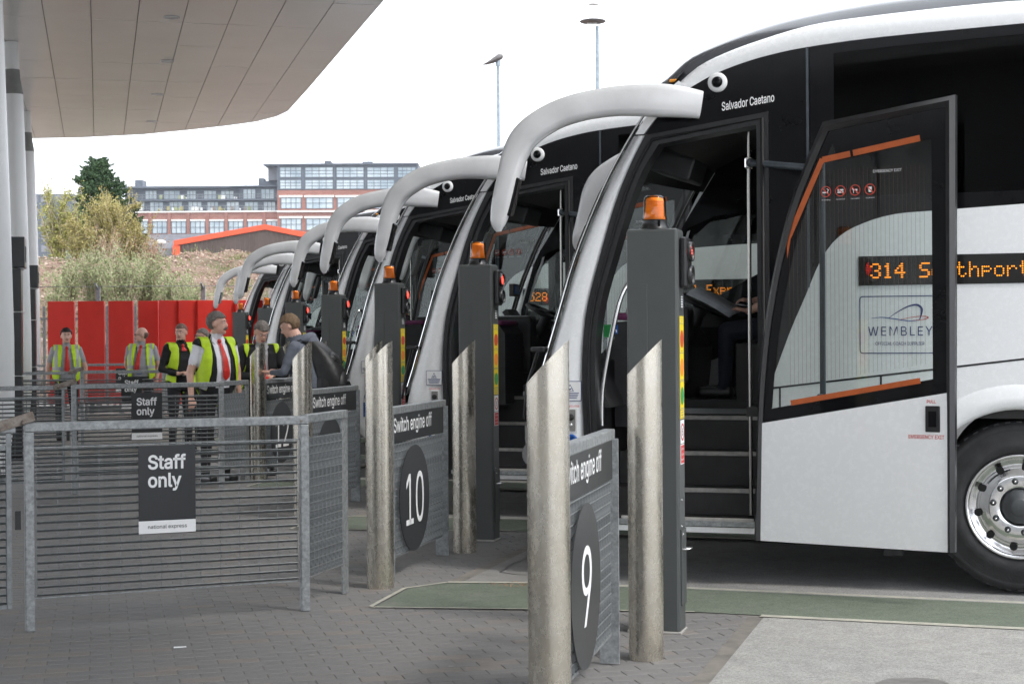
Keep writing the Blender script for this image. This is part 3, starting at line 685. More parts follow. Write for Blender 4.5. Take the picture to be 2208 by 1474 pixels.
    b = MB(); b.loft([[front_pt(p.x-.012, p.y, w) for w in W_[1:-1]] for p in hiF if p.y < 3.0], 'glass_clear', closed=False, cap=False); near(b, 'windscreen')
    b = MB(); b.loft([[front_pt(p.x-.02, p.y, w) for w in W_[1:-1]] for p in hiF if p.y >= 2.92]+[[T(2.02+bulge(w)*.5, w*WID, 3.26) for w in W_[1:-1]]], 'black_gloss', closed=False, cap=False); near(b, 'destination_box')
    for (wa, wb) in ((0.0, .028), (1, .972)):
        b = MB(); b.loft([[front_pt(p.x-.004, p.y, w) for w in (wa, (wa+wb)/2, wb)] for p in FRONT if p.y > .98], 'black_frame', closed=False, cap=False); near(b, 'windscreen_seal')
        b = MB(); b.tube([front_pt(p.x+.004, p.y, wa+(.012 if wa == 0 else -.012)) for p in FRONT if 1.05 < p.y < 3.1], .009, 'chrome', 6); near(b, 'windscreen_trim')
    # near-side pillar: white, from sill to the mirror root
    gx = lambda z: interp([(p.y, p.x) for p in GOUT], z)
    fx = lambda z: interp([(p.y, p.x) for p in FRONT], z)
    zs = [.37, .45, .55, .7, .85, 1.0, 1.15, 1.3, 1.5, 1.7, 1.9, 2.1, 2.3, 2.5, 2.65, 2.78, 2.85]
    b = MB(); b.loft([[T(gx(z), .06, z), T(gx(z), 0, z), T(gx(z)+(fx(z)-gx(z))*.5, -.005, z), T(fx(z)-.05, .0, z), T(fx(z)-.018, .012, z), T(fx(z)-.004, .045, z)] for z in zs], 'white_paint', closed=False, cap=False); near(b, 'front_pillar')
    b = MB(); side(b, [(2.29, 2.86), (fx(2.86)-.02, 2.86), (fx(2.96)-.02, 2.96), (2.15, 3.12), (2.06, 3.19), (2.0, 3.14), (2.12, 3.07)], -.003, .03, 'white_paint'); near(b, 'front_pillar')
    b = MB(); side(b, [(gx(z) if z < 1.6 else max(gx(z), fx(z)-.13), z) for z in zs]+[(fx(z)-.05, z) for z in reversed(zs)], WID-.05, WID, 'white_paint'); near(b, 'front_pillar')
    # wiper lying along the screen foot
    b = MB(); q = [front_pt(3.03, 1.02, .05), front_pt(3.0, 1.22, .10), front_pt(2.93, 1.48, .045)]; b.tube([p+Vector((.05, .03, 0)) for p in q], .012, 'black_frame', 6); b.box(q[2]+Vector((.03, .05, .0)), (.10, .14, .035), 'black_frame', ch=.01); near(b, 'wiper')
    # --- door surround
    b = MB(); outl = list(GOUT)+[Vector((1.49, 2.965)), Vector((1.49, .36))]; inn = list(GIN)+[Vector((1.565, 2.885)), Vector((1.565, .36))]
    n = len(outl)
    for (A, B_, v0, v1) in ((outl, inn, -.012, -.012),):
        P = [T(p.x, v0, p.y) for p in A]+[T(p.x, v1, p.y) for p in B_]; b.add(P, [(i, i+1, n+i+1, n+i) for i in range(n-1)], 'black_frame')
    mid = [(o_*.5+i_*.5) for o_, i_ in zip(outl, inn)]
    b.tube([T(p.x, -.018, p.y) for p in mid], .012, 'seal', 8)
    b.add([T(p.x, -.012, p.y) for p in inn]+[T(p.x, .16, p.y) for p in inn], [(i, i+1, n+i+1, n+i) for i in range(n-1)], 'black_frame')
    b.add([T(p.x, -.012, p.y) for p in outl]+[T(p.x, .02, p.y) for p in outl], [(i, i+1, n+i+1, n+i) for i in range(n-1)], 'black_frame')
    near(b, 'door_surround')
    # --- steps and floor
    sp = [(.40, 0.02), (.565, .28), (.785, .56), (1.01, .84)]
    for k, (z, v) in enumerate(sp):
        b = MB(); nv = sp[k+1][1] if k < 3 else 1.2
        b.box(T(2.10, (v+nv)/2+.02, z-.02), (1.00, nv-v+.04, .04), 'interior_dark')
        if k: b.box(T(2.10, v+.012, (z+sp[k-1][0])/2-.02), (1.00, .02, z-sp[k-1][0]+.0), 'interior_dark')
        st = near(b, 'step'); b = MB(); b.box(T(2.03, v-.003, z-.008), (.86, .022, .030), 'step_edge', ch=.004); b.build('step_nosing', st)
    b = MB(); b.box(T(2.10, .01, .375), (1.05, .10, .03), 'galv'); near(b, 'door_sill')
    b = MB(); b.box(T(2.05, -.01, .335), (.95, .03, .035), 'white_paint'); near(b, 'sill_trim')
    b = MB(); b.box(T(-3.3, WID/2, 1.08), (9.9, WID-.1, .06), 'interior_dark'); b.box(T(2.15, 1.85, 1.08), (1.2, 1.3, .06), 'interior_dark'); near(b, 'floor')
    b = MB(); b.box(T(1.545, .62, .72), (.03, 1.15, .75), 'interior_dark'); near(b, 'stair_wall'); b = MB(); b.box(T(2.68, .55, .8), (.05, 1.0, .9), 'interior_dark'); near(b, 'stair_wall')
    b = MB(); b.box(T(-3.2, .9, .36), (8, .9, .06), 'rubber'); b.box(T(1.0, 1.3, .34), (2.6, 1.9, .05), 'rubber'); b.box(T(-3.2, 1.6, .42), (8.5, .8, .2), 'rubber'); near(b, 'underbody')
    b = MB(); b.tube([T(.95, .05, .27), T(.42, .02, .26)], .018, 'rubber'); b.box(T(.75, .10, .235), (.12, .08, .08), 'rubber', ch=.01); near(b, 'door_linkage')
    # --- inner ceiling, racks, walls
    b = MB(); side(b, [(2.30, 2.86), (1.95, 3.03), (1.5, 3.10), (.5, 3.20), (REAR+.2, 3.22), (REAR+.2, 3.26), (.5, 3.27), (1.5, 3.2), (2.0, 3.1), (2.35, 2.9)], .07, WID-.07, 'interior_brown'); near(b, 'ceiling')
    b = MB()
    side(b, [(1.40, 2.62), (1.35, 2.95), (REAR+.2, 3.12), (REAR+.2, 2.78), (1.2, 2.60)], WID-.55, WID-.16, 'interior_brown')
    side(b, [(1.10, 2.78), (1.10, 3.0), (REAR+.2, 3.12), (REAR+.2, 2.82)], .16, .50, 'interior_brown'); near(b, 'luggage_rack')
    b = MB(); side(b, [(REAR, .4), (REAR, 3.5), (REAR+.1, 3.6), (REAR+.1, .4)], 0.02, WID-.02, 'white_paint'); near(b, 'rear_panel')
    # --- off side
    b = MB(); pts2 = [Vector((2.69, .36)), Vector((2.69, 1.25)), Vector((2.73, 1.62)), Vector((1.50, 1.62)), Vector((1.42, 2.33)), Vector((REAR, 2.36)), Vector((REAR, .40)), Vector((rw-.66, .38))]+arc(rw, .52, .62, 190, -10, 18)+[Vector((rw+.66, .38)), Vector((-.60, .38))]+arc(0, .52, .59, 194, -14, 18)+[Vector((.62, .36))]
    side(b, pts2, WID-.05, WID, 'white_paint', 'interior_dark'); near(b, 'lower_side_panel')
    b = MB()
    # driver's window frame: heavy black loop
    outer = [(2.74, 1.25), (2.76, 1.62), (2.74, 1.85), (2.61, 2.30), (2.53, 2.46), (2.28, 2.85), (2.08, 3.10), (1.65, 3.28), (1.2, 3.35), (.60, 3.38), (.60, 2.33), (1.42, 2.33), (1.50, 1.62)]
    inner = [(2.73, 1.64), (2.69, 1.85), (2.57, 2.26), (2.50, 2.42), (2.28, 2.51), (1.9, 2.55), (1.75, 2.56), (1.62, 2.57), (1.60, 2.2), (1.58, 1.9), (1.56, 1.66)]
    n = len(outer)
    for v in (WID-.002, WID-.06): b.add([T(*(t, v, z)) for t, z in outer]+[T(t, v, z) for t, z in inner], [(i, (i+1) % n, n+(i+1) % n, n+i) for i in range(n)], 'black_gloss' if v > WID-.01 else 'interior_dark')
    b.add([T(t, WID, z) for t, z in inner]+[T(t, WID-.06, z) for t, z in inner], [(i, (i+1) % n, n+(i+1) % n, n+i) for i in range(n)], 'black_frame'); f = near(b, 'driver_window')
    b = MB(); side(b, inner, WID-.03, WID-.025, 'glass_clear'); b.build('pane', f)
    eo = [.58, -1.1, -2.85, -4.6, -6.35, -8.1, REAR+.15]
    for a, c in zip(eo, eo[1:]):
        b = MB(); fr_ = [(a, 3.42), (c, 3.42), (c, 2.35), (a, 2.35)]; inn = [(a-.05, 3.37), (c+.05, 3.37), (c+.05, 2.42), (a-.05, 2.42)]
        b.add([T(t, WID-.004, z) for t, z in fr_]+[T(t, WID-.004, z) for t, z in inn], [(i, (i+1) % 4, 4+(i+1) % 4, 4+i) for i in range(4)], 'black_gloss')
        b.add([T(t, WID-.05, z) for t, z in fr_]+[T(t, WID-.05, z) for t, z in inn], [(i, (i+1) % 4, 4+(i+1) % 4, 4+i) for i in range(4)], 'interior_dark'); f = near(b, 'side_window')
        b = MB(); side(b, inn, WID-.012, WID-.006, 'glass_tint'); b.build('pane', f)
    # --- interior furniture
    b = MB(); side(b, [(2.92, 1.1), (2.95, 1.36), (2.62, 1.72), (2.42, 1.66), (2.30, 1.48), (2.34, 1.1)], 1.15, WID-.12, 'dash')
    side(b, [(2.94, 1.1), (2.95, 1.30), (2.72, 1.40), (2.55, 1.1)], .12, 1.15, 'dash'); b.box(T(2.45, 1.28, 1.50), (.42, .22, .55), 'dash', ch=.03); b.box(T(2.50, 1.45, 1.77), (.05, .34, .14), 'dash', rx=(.8, 0, -.6), ux=(.6, 0, .8)); near(b, 'dashboard')
    b = MB(); b.box(T(2.42, 1.22, 2.02), (.05, .17, .12), 'interior_brown', ch=.008); mo = near(b, 'route_monitor')
    b = MB(); b.box(T(2.39, 1.22, 2.02), (.012, .12, .08), 'blue_cap'); b.build('screen', mo)
    b = MB(); cz = T(2.28, 1.90, 1.80); ax = Vector((.42, 0, -.9)).normalized(); e1 = ax.orthogonal().normalized(); e2 = ax.cross(e1)
    b.tube([cz+(e1*math.cos(a)+e2*math.sin(a))*.225 for a in [2*math.pi*k/28 for k in range(29)]], .018, 'dash', 8, cap=False)
    b.tube([cz, cz+ax*.45], [.05, .07], 'dash'); b.box(cz, (.34, .07, .03), 'dash', rx=e1, ux=ax, ch=.01); b.box(cz, (.07, .34, .03), 'dash', rx=e1, ux=ax, ch=.01); b.ellipsoid(cz, (.075, .075, .04), 'dash'); near(b, 'steering_wheel')
    def seat(t, v, z, mt, nm='passenger_seat', face=1, w=.44, hh=.78):
        s_ = MB(); s_.box(T(t, v, z+.36), (.46, w, .13), mt, ch=.04, smooth=True)
        s_.box(T(t-.24*face, v, z+.42+hh/2), (.13, w, hh), mt, rx=(1, 0, .22*face), ux=(-.22*face, 0, 1), ch=.045, smooth=True)
        s_.box(T(t-.02, v, z+.16), (.30, w*.7, .30), 'black_frame'); return s_.build(nm, root)
    seat(1.62, 1.90, 1.12, 'seat_fabric', 'driver_seat', w=.5, hh=.62)
    for k in range(3):
        for v in (.42, .90, 1.72, 2.2): seat(.55-k*.85, v, 1.12, 'seat_fabric')
    b = MB(); side(b, [(2.63, .95), (2.63, 1.66), (2.36, 1.68), (2.30, 1.60), (2.30, .95)], .55, 1.10, 'dash'); cs = near(b, 'courier_seat')
    b = MB(); b.box(T(2.48, .82, 1.70), (.30, .5, .05), 'purple_fabric', ch=.02, smooth=True); b.build('seat_cushion', cs)
    b = MB(); b.box(T(1.72, 1.42, 1.3), (.40, .35, .42), 'interior_dark', ch=.01); near(b, 'locker')
    # sun blind header inside the screen
    b = MB(); b.loft([[front_pt(p.x-.10, p.y, w) for w in W_[1:-1]] for p in FRONT if 2.62 < p.y < 3.0], 'interior_dark', closed=False, cap=False); near(b, 'sun_blind')
    b = MB(); b.box(T(2.22, .75, 2.72), (.30, .45, .16), 'dash', rx=(.9, 0, .3), ux=(-.3, 0, .9), ch=.02); near(b, 'header_locker')
    # grab poles and door arm
    b = MB(); b.tube([T(1.635, .12, 2.86), T(1.635, .12, .42)], .013, 'pole_steel', 10); b.box(T(1.635, .12, 2.66), (.05, .05, .07), 'chrome', ch=.008); near(b, 'grab_pole')
    b = MB(); b.tube([T(*p) for p in smooth_tab([(2.52, .50, 1.72), (2.44, .32, 1.90), (2.44, .20, 1.92), (2.50, .16, 1.78), (2.57, .14, 1.45), (2.61, .13, 1.2), (2.615, .13, .98)], 4)], .017, 'chrome', 8); near(b, 'handrail')
    # side lettering, camera, plates
    b = MB(); b.lathe(T(1.81, 0, 3.165), [(.062, -.004), (.062, .012), (.052, .022), (.036, .024)], 'white_plain', axis=(0, 1, 0), n=28); b.ellipsoid(T(1.81, -.02, 3.165), (.036, .026, .036), 'black_gloss', 16, 10); near(b, 'side_camera')
    rt, upz = (-1, 0, 0), (0, 0, 1)
    text('maker_lettering', 'Salvador Caetano', T(1.785, -.001, 2.985), (-1, 0, .13), upz, .052, 'white_print', root, width=.335, bold=.012, spacing=1.0)
    b = MB(); fr_ = MB()
    # CCTV notice, buttons and filler on the pillar
    b.box(T(2.79, -.0065, 1.21), (.15, .004, .13), 'blue_print'); b.box(T(2.79, -.0085, 1.21), (.142, .004, .122), 'white_print')
    tri = [(2.79, 1.255), (2.815, 1.208), (2.765, 1.208)]; b.add([T(t, -.0115, z) for t, z in tri], [(0, 1, 2)], 'blue_print'); tri2 = [(2.79, 1.248), (2.809, 1.211), (2.771, 1.211)]; b.add([T(t, -.0125, z) for t, z in tri2], [(0, 1, 2)], 'white_print'); b.box(T(2.79, -.0135, 1.222), (.018, .002, .008), 'blue_print', rx=(1, 0, -.3))
    for k in range(4): b.box(T(2.79, -.0115, 1.198-k*.011), (.12-.01*k, .002, .004), 'blue_print')
    near(b, 'camera_notice')
    text('button_lettering', 'OPEN/CLOSE', T(2.84, -.0075, 1.105), rt, upz, .013, 'red_print', root, width=.11, bold=.01)
    b = MB(); b.box(T(2.785, -.004, 1.02), (.085, .008, .165), 'white_plain', ch=.003); b.box(T(2.785, -.010, 1.02), (.06, .008, .14), 'column_grey', ch=.003); near(b, 'door_button_panel')
    b = MB(); b.lathe(T(2.785, -.012, 1.04), [(.022, 0), (.022, .01), (.016, .014), (.001, .014)], 'rubber', axis=(0, 1, 0), n=16); b.lathe(T(2.785, -.012, .99), [(.011, 0), (.011, .008), (.001, .008)], 'chrome', axis=(0, 1, 0), n=12); near(b, 'door_button')
    b = MB(); b.lathe(T(2.785, -.004, .885), [(.045, 0), (.045, .012), (.03, .014), (.026, .008), (.001, .008)], 'blue_cap', axis=(0, 1, 0), n=20); near(b, 'filler_cap')
    b = MB(); b.box(T(2.78, -.007, .74), (.13, .003, .16), 'blue_cap'); b.box(T(2.78, -.0095, .70), (.09, .002, .012), 'white_print'); near(b, 'access_plate')
    b = MB(); b.box(T(2.59, .20, 1.60), (.05, .004, .085), 'green_print'); b.box(T(2.54, .20, 1.61), (.04, .004, .06), 'blue_cap'); b.tube([T(2.545, .196, 1.63), T(2.543, .196, 1.61), T(2.53, .196, 1.605), T(2.528, .196, 1.59)], .003, 'white_print', 5); near(b, 'access_sticker')
    # --- mirror arms
    spec = [(1.915, -.03, 3.025, .084, .04), (2.03, -.08, 3.042, .094, .055), (2.179, -.13, 3.053, .100, .062), (2.393, -.18, 3.054, .091, .066), (2.54, -.21, 3.039, .086, .066), (2.669, -.24, 3.014, .084, .066), (2.806, -.26, 2.970, .083, .064), (2.935, -.29, 2.893, .083, .062), (3.015, -.30, 2.815, .082, .06), (3.065, -.31, 2.715, .076, .058), (3.103, -.33, 2.574, .066, .056), (3.130, -.34, 2.463, .062, .052), (3.152, -.34, 2.364, .056, .048), (3.164, -.35, 2.285, .042, .036), (3.160, -.35, 2.235, .014, .018)]
    b = MB(); b.loft(arm_mesh(spec, 0), 'mirror_paint'); a1 = near(b, 'mirror_arm')
    b = MB(); b.box(T(3.066, -.32, 2.455), (.030, .09, .25), 'black_gloss', rx=(1, 0, .26), ux=(-.26, 0, 1), ch=.010); b.build('mirror_glass', a1)
    b = MB(); b.box(T(3.135, -.335, 2.262), (.03, .03, .02), 'glass_lamp', ch=.004); b.build('mirror_lamp', a1)
    s2 = []
    for t, v, z, w, th in spec: s2.append((t+.34*max(0, (t-2.1))/1.05, WID-v, z+.04, w*1.05, th))
    b = MB(); b.loft(arm_mesh(s2, 0), 'mirror_paint'); a2 = near(b, 'mirror_arm')
    b = MB(); b.box(T(3.27, WID+.31, 2.50), (.05, .15, .40), 'black_frame', rx=(1, 0, .12), ux=(-.28, 0, 1), ch=.02); b.build('mirror_housing', a2)
    # --- wheels
    def wheel(cx, v, sgn, twin=False):
        e = empty('wheel'); e.parent = root; e.location = T(cx, v, .52)
        ax = (0, sgn, 0); w_ = .30
        b = MB(); b.lathe((0, 0, 0), [(.30, -w_), (.42, -w_+.005), (.50, -w_+.03), (.517, -w_+.06), (.52, -w_/2), (.517, -.05), (.505, -.02), (.49, .0), (.465, .012), (.462, .010), (.455, .015), (.40, .016), (.395, .020), (.335, .010), (.315, -.004), (.305, -.02)], 'rubber', axis=ax, n=56, cap=False)
        for k in range(48):
            a = 2*math.pi*k/48; q = Vector((math.cos(a), 0, math.sin(a))); b.box(q*.507+Vector((0, sgn*-.045, 0)), (.030, .05, .012), 'rubber', rx=Vector((-math.sin(a), 0, math.cos(a))), ux=q)
        b.build('tyre', e)
        b = MB(); n = 40
        prof = [(.312, .000), (.318, .012), (.310, .018), (.296, .010), (.285, -.015), (.262, -.03), (.258, -.035), (.250, -.030), (.236, -.022), (.232, -.022)]
        if twin: prof = [(.312, .0), (.318, .012), (.30, .0), (.28, -.08), (.25, -.14), (.20, -.15), (.15, -.15), (.14, -.13)]
        b.lathe((0, 0, 0), prof, 'alloy', axis=ax, n=48, cap=False)
        if not twin:
            # disc with ten hand holes
            z = Vector(ax); holes = 10
            P = []; 
            def pt(r_, a, h): return Vector((math.cos(a)*r_, sgn*h, math.sin(a)*r_))
            rr = [(.232, -.022), (.222, -.016), (.200, -.006), (.186, -.002)]
            N = 80
            for k in range(N):
                a0, a1 = 2*math.pi*k/N, 2*math.pi*(k+1)/N
                for (ra, ha), (rb, hb) in zip(rr, rr[1:]): b.add([pt(ra, a0, ha), pt(ra, a1, ha), pt(rb, a1, hb), pt(rb, a0, hb)], [(0, 1, 2, 3)], 'alloy', True)
            b.lathe((0, 0, 0), [(.187, -.002), (.180, .000), (.120, .000), (.112, -.004), (.108, -.02)], 'alloy', axis=ax, n=48, cap=False)
        b.build('rim', e)
        if not twin:
            b = MB()
            for k in range(10):
                a = 2*math.pi*(k+.5)/10+.15
                c = Vector((math.cos(a)*.245, sgn*-.020, math.sin(a)*.245)); disc(b, (c.x, sgn*-.010, c.z), (0, sgn, 0), .0235, 'hand_hole', 20)
            b.build('hand_hole', e)
            nut = None
            for k in range(10):
                a = 2*math.pi*k/10+.15; c = Vector((math.cos(a)*.155, sgn*.0, math.sin(a)*.155))
                if nut is None:
                    b = MB(); b.lathe((0, 0, 0), [(.020, 0), (.020, .006), (.013, .008), (.013, .028), (.009, .032), (.001, .032)], 'hub_grey', axis=ax, n=10); b.lathe((0, 0, 0), [(.006, .031), (.006, .042), (.001, .042)], 'chrome', axis=ax, n=8); nut = b.build('wheel_nut', e); nut.location = c
                else: share(nut, e, 'wheel_nut', location=c)
        b = MB(); b.lathe((0, 0, 0), [(.110, -.03), (.106, .0), (.085, .03), (.062, .04), (.060, .055), (.045, .06), (.001, .06)] if not twin else [(.14, -.15), (.13, -.02), (.09, .0), (.001, .0)], 'hub_grey', axis=ax, n=12 if not twin else 20); b.build('hub', e)
        return e
    wheel(0, .035, 1); wheel(rw, .035, 1, True); wheel(0, WID-.035, -1); wheel(rw, WID-.035, -1, True)
    # --- entrance door, swung out
    A = T(1.539, -.341, .32); B_ = T(.355, -.636, .32); dx = (B_-A).normalized(); dn = Vector((0, 0, 1)).cross(dx)*-1
    if dn.y < 0: dn = -dn
    door = empty('entrance_door'); door.parent = root
    Q = lambda s_, z, d=0: A+dx*s_+Vector((0, 0, z))+dn*d
    out_ = smooth_tab([(0, 0), (.012, .40), (.027, .743), (.044, 1.025), (.082, 1.334), (.154, 1.698), (.275, 2.111), (.453, 2.505)], 3)+[Vector((1.245, 2.60)), Vector((1.225, 0))]
    inn = smooth_tab([(.045, 0), (.056, .40), (.062, .703), (.085, 1.02), (.125, 1.334), (.200, 1.698), (.320, 2.08), (.492, 2.448)], 3)+[Vector((1.19, 2.535)), Vector((1.185, 0))]
    def Dd(b, poly, d0, d1, mt, ms=None): b.prism([(p[0], p[1]) for p in poly], lambda a, c, d: Q(a, c, d), d0, d1, mt, ms)
    n = len(out_); b = MB()
    mid = [a*.5+c*.5 for a, c in zip(out_, inn)]
    P = [Q(p.x, p.y, .01) for p in out_]+[Q(p.x, p.y, .038) for p in mid]+[Q(p.x, p.y, .02) for p in inn]+[Q(p.x, p.y, -.03) for p in inn]+[Q(p.x, p.y, -.03) for p in out_]
    for L_ in range(5):
        b.add(P, [(L_*n+i, L_*n+i+1, ((L_+1) % 5)*n+i+1, ((L_+1) % 5)*n+i) for i in range(n-1)], 'black_frame', L_ < 2)
    b.build('door_frame', door)
    pan = [(.045, .0), (.060, .712), (1.188, .907), (1.206, 0.0)]
    b = MB(); Dd(b, pan, -.02, .022, 'white_paint', 'black_frame'); b.build('door_panel', door)
    gl = [(.062, .715)]+[(p.x, p.y) for p in inn if .72 < p.y]+[(1.188, .905)]; gl = [gl[0]]+gl[1:-1]+[gl[-1]]
    b = MB(); Dd(b, gl, .000, .006, 'glass_door'); b.build('door_glass', door)
    # black printed border of the glass
    bo = [(.062, .712)]+[(p.x, p.y) for p in inn[2:-2] if p.y > .75]+[(.492, 2.448), (1.189, 2.535), (1.189, .905)]
    bi = []
    for a, c in bo:
        bi.append((a+.055 if a < .6 else a-.045, c))
    bi[0] = (.117, .800); bi[-1] = (1.105, .985); bi[-2] = (1.105, 2.36); bi[-3] = (.545, 2.27)
    k_ = len(bo); b = MB(); b.add([Q(a, c, .009) for a, c in bo]+[Q(a, c, .009) for a, c in bi], [(i, (i+1) % k_, k_+(i+1) % k_, k_+i) for i in range(k_)], 'black_gloss'); b.build('glass_border', door)
    # fine vertical heating wires
    b = MB()
    for i in range(33):
        s_ = .24+i*.0257; z1 = 2.22 if s_ > .44 else 1.75+(s_-.24)*2.3
        b.add([Q(s_-.0006, .90+(s_*.16), .011), Q(s_+.0006, .90+(s_*.16), .011), Q(s_+.0006, z1, .011), Q(s_-.0006, z1, .011)], [(0, 1, 2, 3)], 'heating_wire')
    b.build('heating_wire', door)
    b = MB()
    def strip(p, q, w, b=b):
        p, q = Vector(p), Vector(q); t_ = (q-p).normalized(); m2 = Vector((-t_.y, t_.x))*w/2
        b.add([Q(*(p-m2), .012), Q(*(q-m2), .012), Q(*(q+m2), .012), Q(*(p+m2), .012)], [(0, 1, 2, 3)], 'orange_stripe')
    for pq in (((.451, 2.28), (.623, 2.305), .036), ((.640, 2.308), (1.04, 2.368), .036), ((.451, 2.285), (.236, 1.83), .034), ((.242, .836), (1.033, .976), .032)):
        b = MB(); strip(*pq, b=b)
        if pq[1][1] == 1.83: b.add([Q(.222, 1.84, .012), Q(.252, 1.84, .012), Q(.226, 1.70, .012)], [(0, 1, 2)], 'orange_stripe')
        b.build('orange_stripe', door)
    b = MB(); b.tube([Q(.418, 2.27, -.07), Q(.414, .84, -.07)], .018, 'arm_grey', 10); b.tube([Q(.418, 2.24, -.07), Q(.418, 2.24, 0)], .012, 'arm_grey'); b.tube([Q(.414, .88, -.07), Q(.414, .88, 0)], .012, 'arm_grey'); b.build('grab_rail', door)
    b = MB(); b.box(Q(1.107, .757, .024), (.085, .012, .15), 'black_frame', rx=dx, ch=.005); b.box(Q(1.107, .757, .031), (.045, .006, .09), 'black_gloss', rx=dx); b.build('handle', door)
    text('emergency_lettering', 'PULL', Q(1.073, .848, .0235), dx, upz, .018, 'red_print', door, width=.052, bold=.01)
    text('emergency_lettering', 'EMERGENCY EXIT', Q(.965, .643, .0235), dx, upz, .022, 'red_print', door, width=.208, bold=.01)
    text('glass_lettering', 'EMERGENCY EXIT', Q(.761, 2.185, .0125), dx, upz, .016, 'white_print', door, width=.17)
    # four prohibition pictograms with captions
    b = MB()
    for i, (s_, cap) in enumerate(((.472, 'no smoking'), (.562, 'no hot food'), (.652, 'no pets'), (.742, 'no alcohol'))):
        c = Q(s_, 2.09, .0125)
        if i == 0: b.box(c+dx*-.004+Vector((0, 0, -.005)), (.034, .002, .007), 'white_print', rx=dx); b.tube([c+dx*.010, c+dx*.016+Vector((0, 0, .010)), c+dx*.006+Vector((0, 0, .016))], .002, 'white_print', 5)
        if i == 1: b.box(c+Vector((0, 0, .005)), (.036, .002, .010), 'white_print', rx=dx, ch=.0008); b.box(c+Vector((0, 0, -.008)), (.036, .002, .008), 'white_print', rx=dx)
        if i == 2:
            b.box(c+Vector((0, 0, .002)), (.026, .002, .008), 'white_print', rx=dx); b.box(c+dx*-.014+Vector((0, 0, .008)), (.010, .002, .008), 'white_print', rx=dx)
            for q_ in (-.010, .010): b.box(c+dx*q_+Vector((0, 0, -.009)), (.003, .002, .016), 'white_print', rx=dx)
        if i == 3: b.add([c+dx*x_+Vector((0, 0, z_)) for x_, z_ in ((-.011, .015), (.011, .015), (.008, -.016), (-.008, -.016))], [(0, 1, 2, 3)], 'white_print')
        ring(b, c+dn*.001, dn, .028, .032, 'red_disc', 28)
        b.add([c+dn*.002+dx*x_+Vector((0, 0, z_)) for x_, z_ in ((-.022, .018), (-.018, .022), (.022, -.018), (.018, -.022))], [(0, 1, 2, 3)], 'red_disc')
        text('', cap, Q(s_, 2.038, .0125), dx, upz, .007, 'white_print', add=b, width=.052, align='C')
    b.build('pictogram', door)
    b = MB(); b.tube([T(1.62, .10, 2.66), Q(.38, 2.24, -.06)], .022, 'arm_grey', 10); b.ellipsoid(T(1.62, .10, 2.66), (.03, .03, .03), 'arm_grey'); near(b, 'door_arm')
    return root

def side_display(root, body):
    b = MB(); side(b, [(.94, 1.865), (.94, 2.045), (-1.1, 2.045), (-1.1, 1.865)], -.006, .02, 'led_box'); d = b.build('route_display', root)
    o = led_text(body, .865 if body[0] != 'N' else .847, 1.995, .0122 if body[0] != 'N' else .0098, d, v=-.0075); o['kind'] = 'stuff'
def emblem(root):
    """stadium supplier plate: rounded blue outline, arch swoosh, lettering"""
    v = -.0022
    b = MB(); t0, t1, z0, z1, r_ = .937, .437, 1.445, 1.80, .02
    def rr(e):
        P = []
        for cx, cz, a0 in ((t1+r_, z1-r_, 0), (t0-r_, z1-r_, 90), (t0-r_, z0+r_, 180), (t1+r_, z0+r_, 270)):
            for k in range(5):
                a = R(a0+k*22.5); P.append(T(cx-math.cos(a)*(r_-e), v, cz+math.sin(a)*(r_-e)))
        return P
    A, B_ = rr(0), rr(.006); n = len(A); b.add(A+B_, [(i, (i+1) % n, n+(i+1) % n, n+i) for i in range(n)], 'blue_print')
    def stroke(pts, ws, mt):
        p = smooth_tab(pts, 5)
        w = [interp(list(zip([i/(len(ws)-1) for i in range(len(ws))], ws)), i/(len(p)-1)) for i in range(len(p))]
        L = []; 
        for i, q in enumerate(p):
            d_ = (p[min(i+1, len(p)-1)]-p[max(i-1, 0)]).normalized(); m2 = Vector((-d_.y, d_.x))*w[i]
            L.append((q-m2, q+m2))
        for (a, c), (e, f) in zip(L, L[1:]): b.add([T(a.x, v-.0006, a.y), T(e.x, v-.0006, e.y), T(f.x, v-.0006, f.y), T(c.x, v-.0006, c.y)], [(0, 1, 2, 3)], mt)
    stroke([(.76, 1.665), (.70, 1.705), (.64, 1.735), (.59, 1.742), (.563, 1.715), (.572, 1.665), (.585, 1.645)], [.0012, .003, .004, .006, .007, .003, .001], 'blue_print')
    stroke([(.865, 1.663), (.80, 1.668), (.72, 1.657), (.64, 1.645), (.58, 1.648)], [.001, .0025, .003, .0025, .001], 'blue_cap')
    stroke([(.70, 1.652), (.62, 1.668), (.55, 1.672), (.525, 1.664), (.56, 1.652), (.62, 1.648)], [.001, .0015, .0025, .003, .002, .001], 'red_print')
    b.build('emblem', root)
    text('emblem_lettering', 'WEMBLEY', T(.885, v, 1.555), (-1, 0, 0), (0, 0, 1), .056, 'blue_print', root, width=.385, spacing=1.2)
    text('emblem_lettering', 'OFFICIAL COACH SUPPLIER', T(.842, v, 1.497), (-1, 0, 0), (0, 0, 1), .020, 'blue_print', root, width=.293)

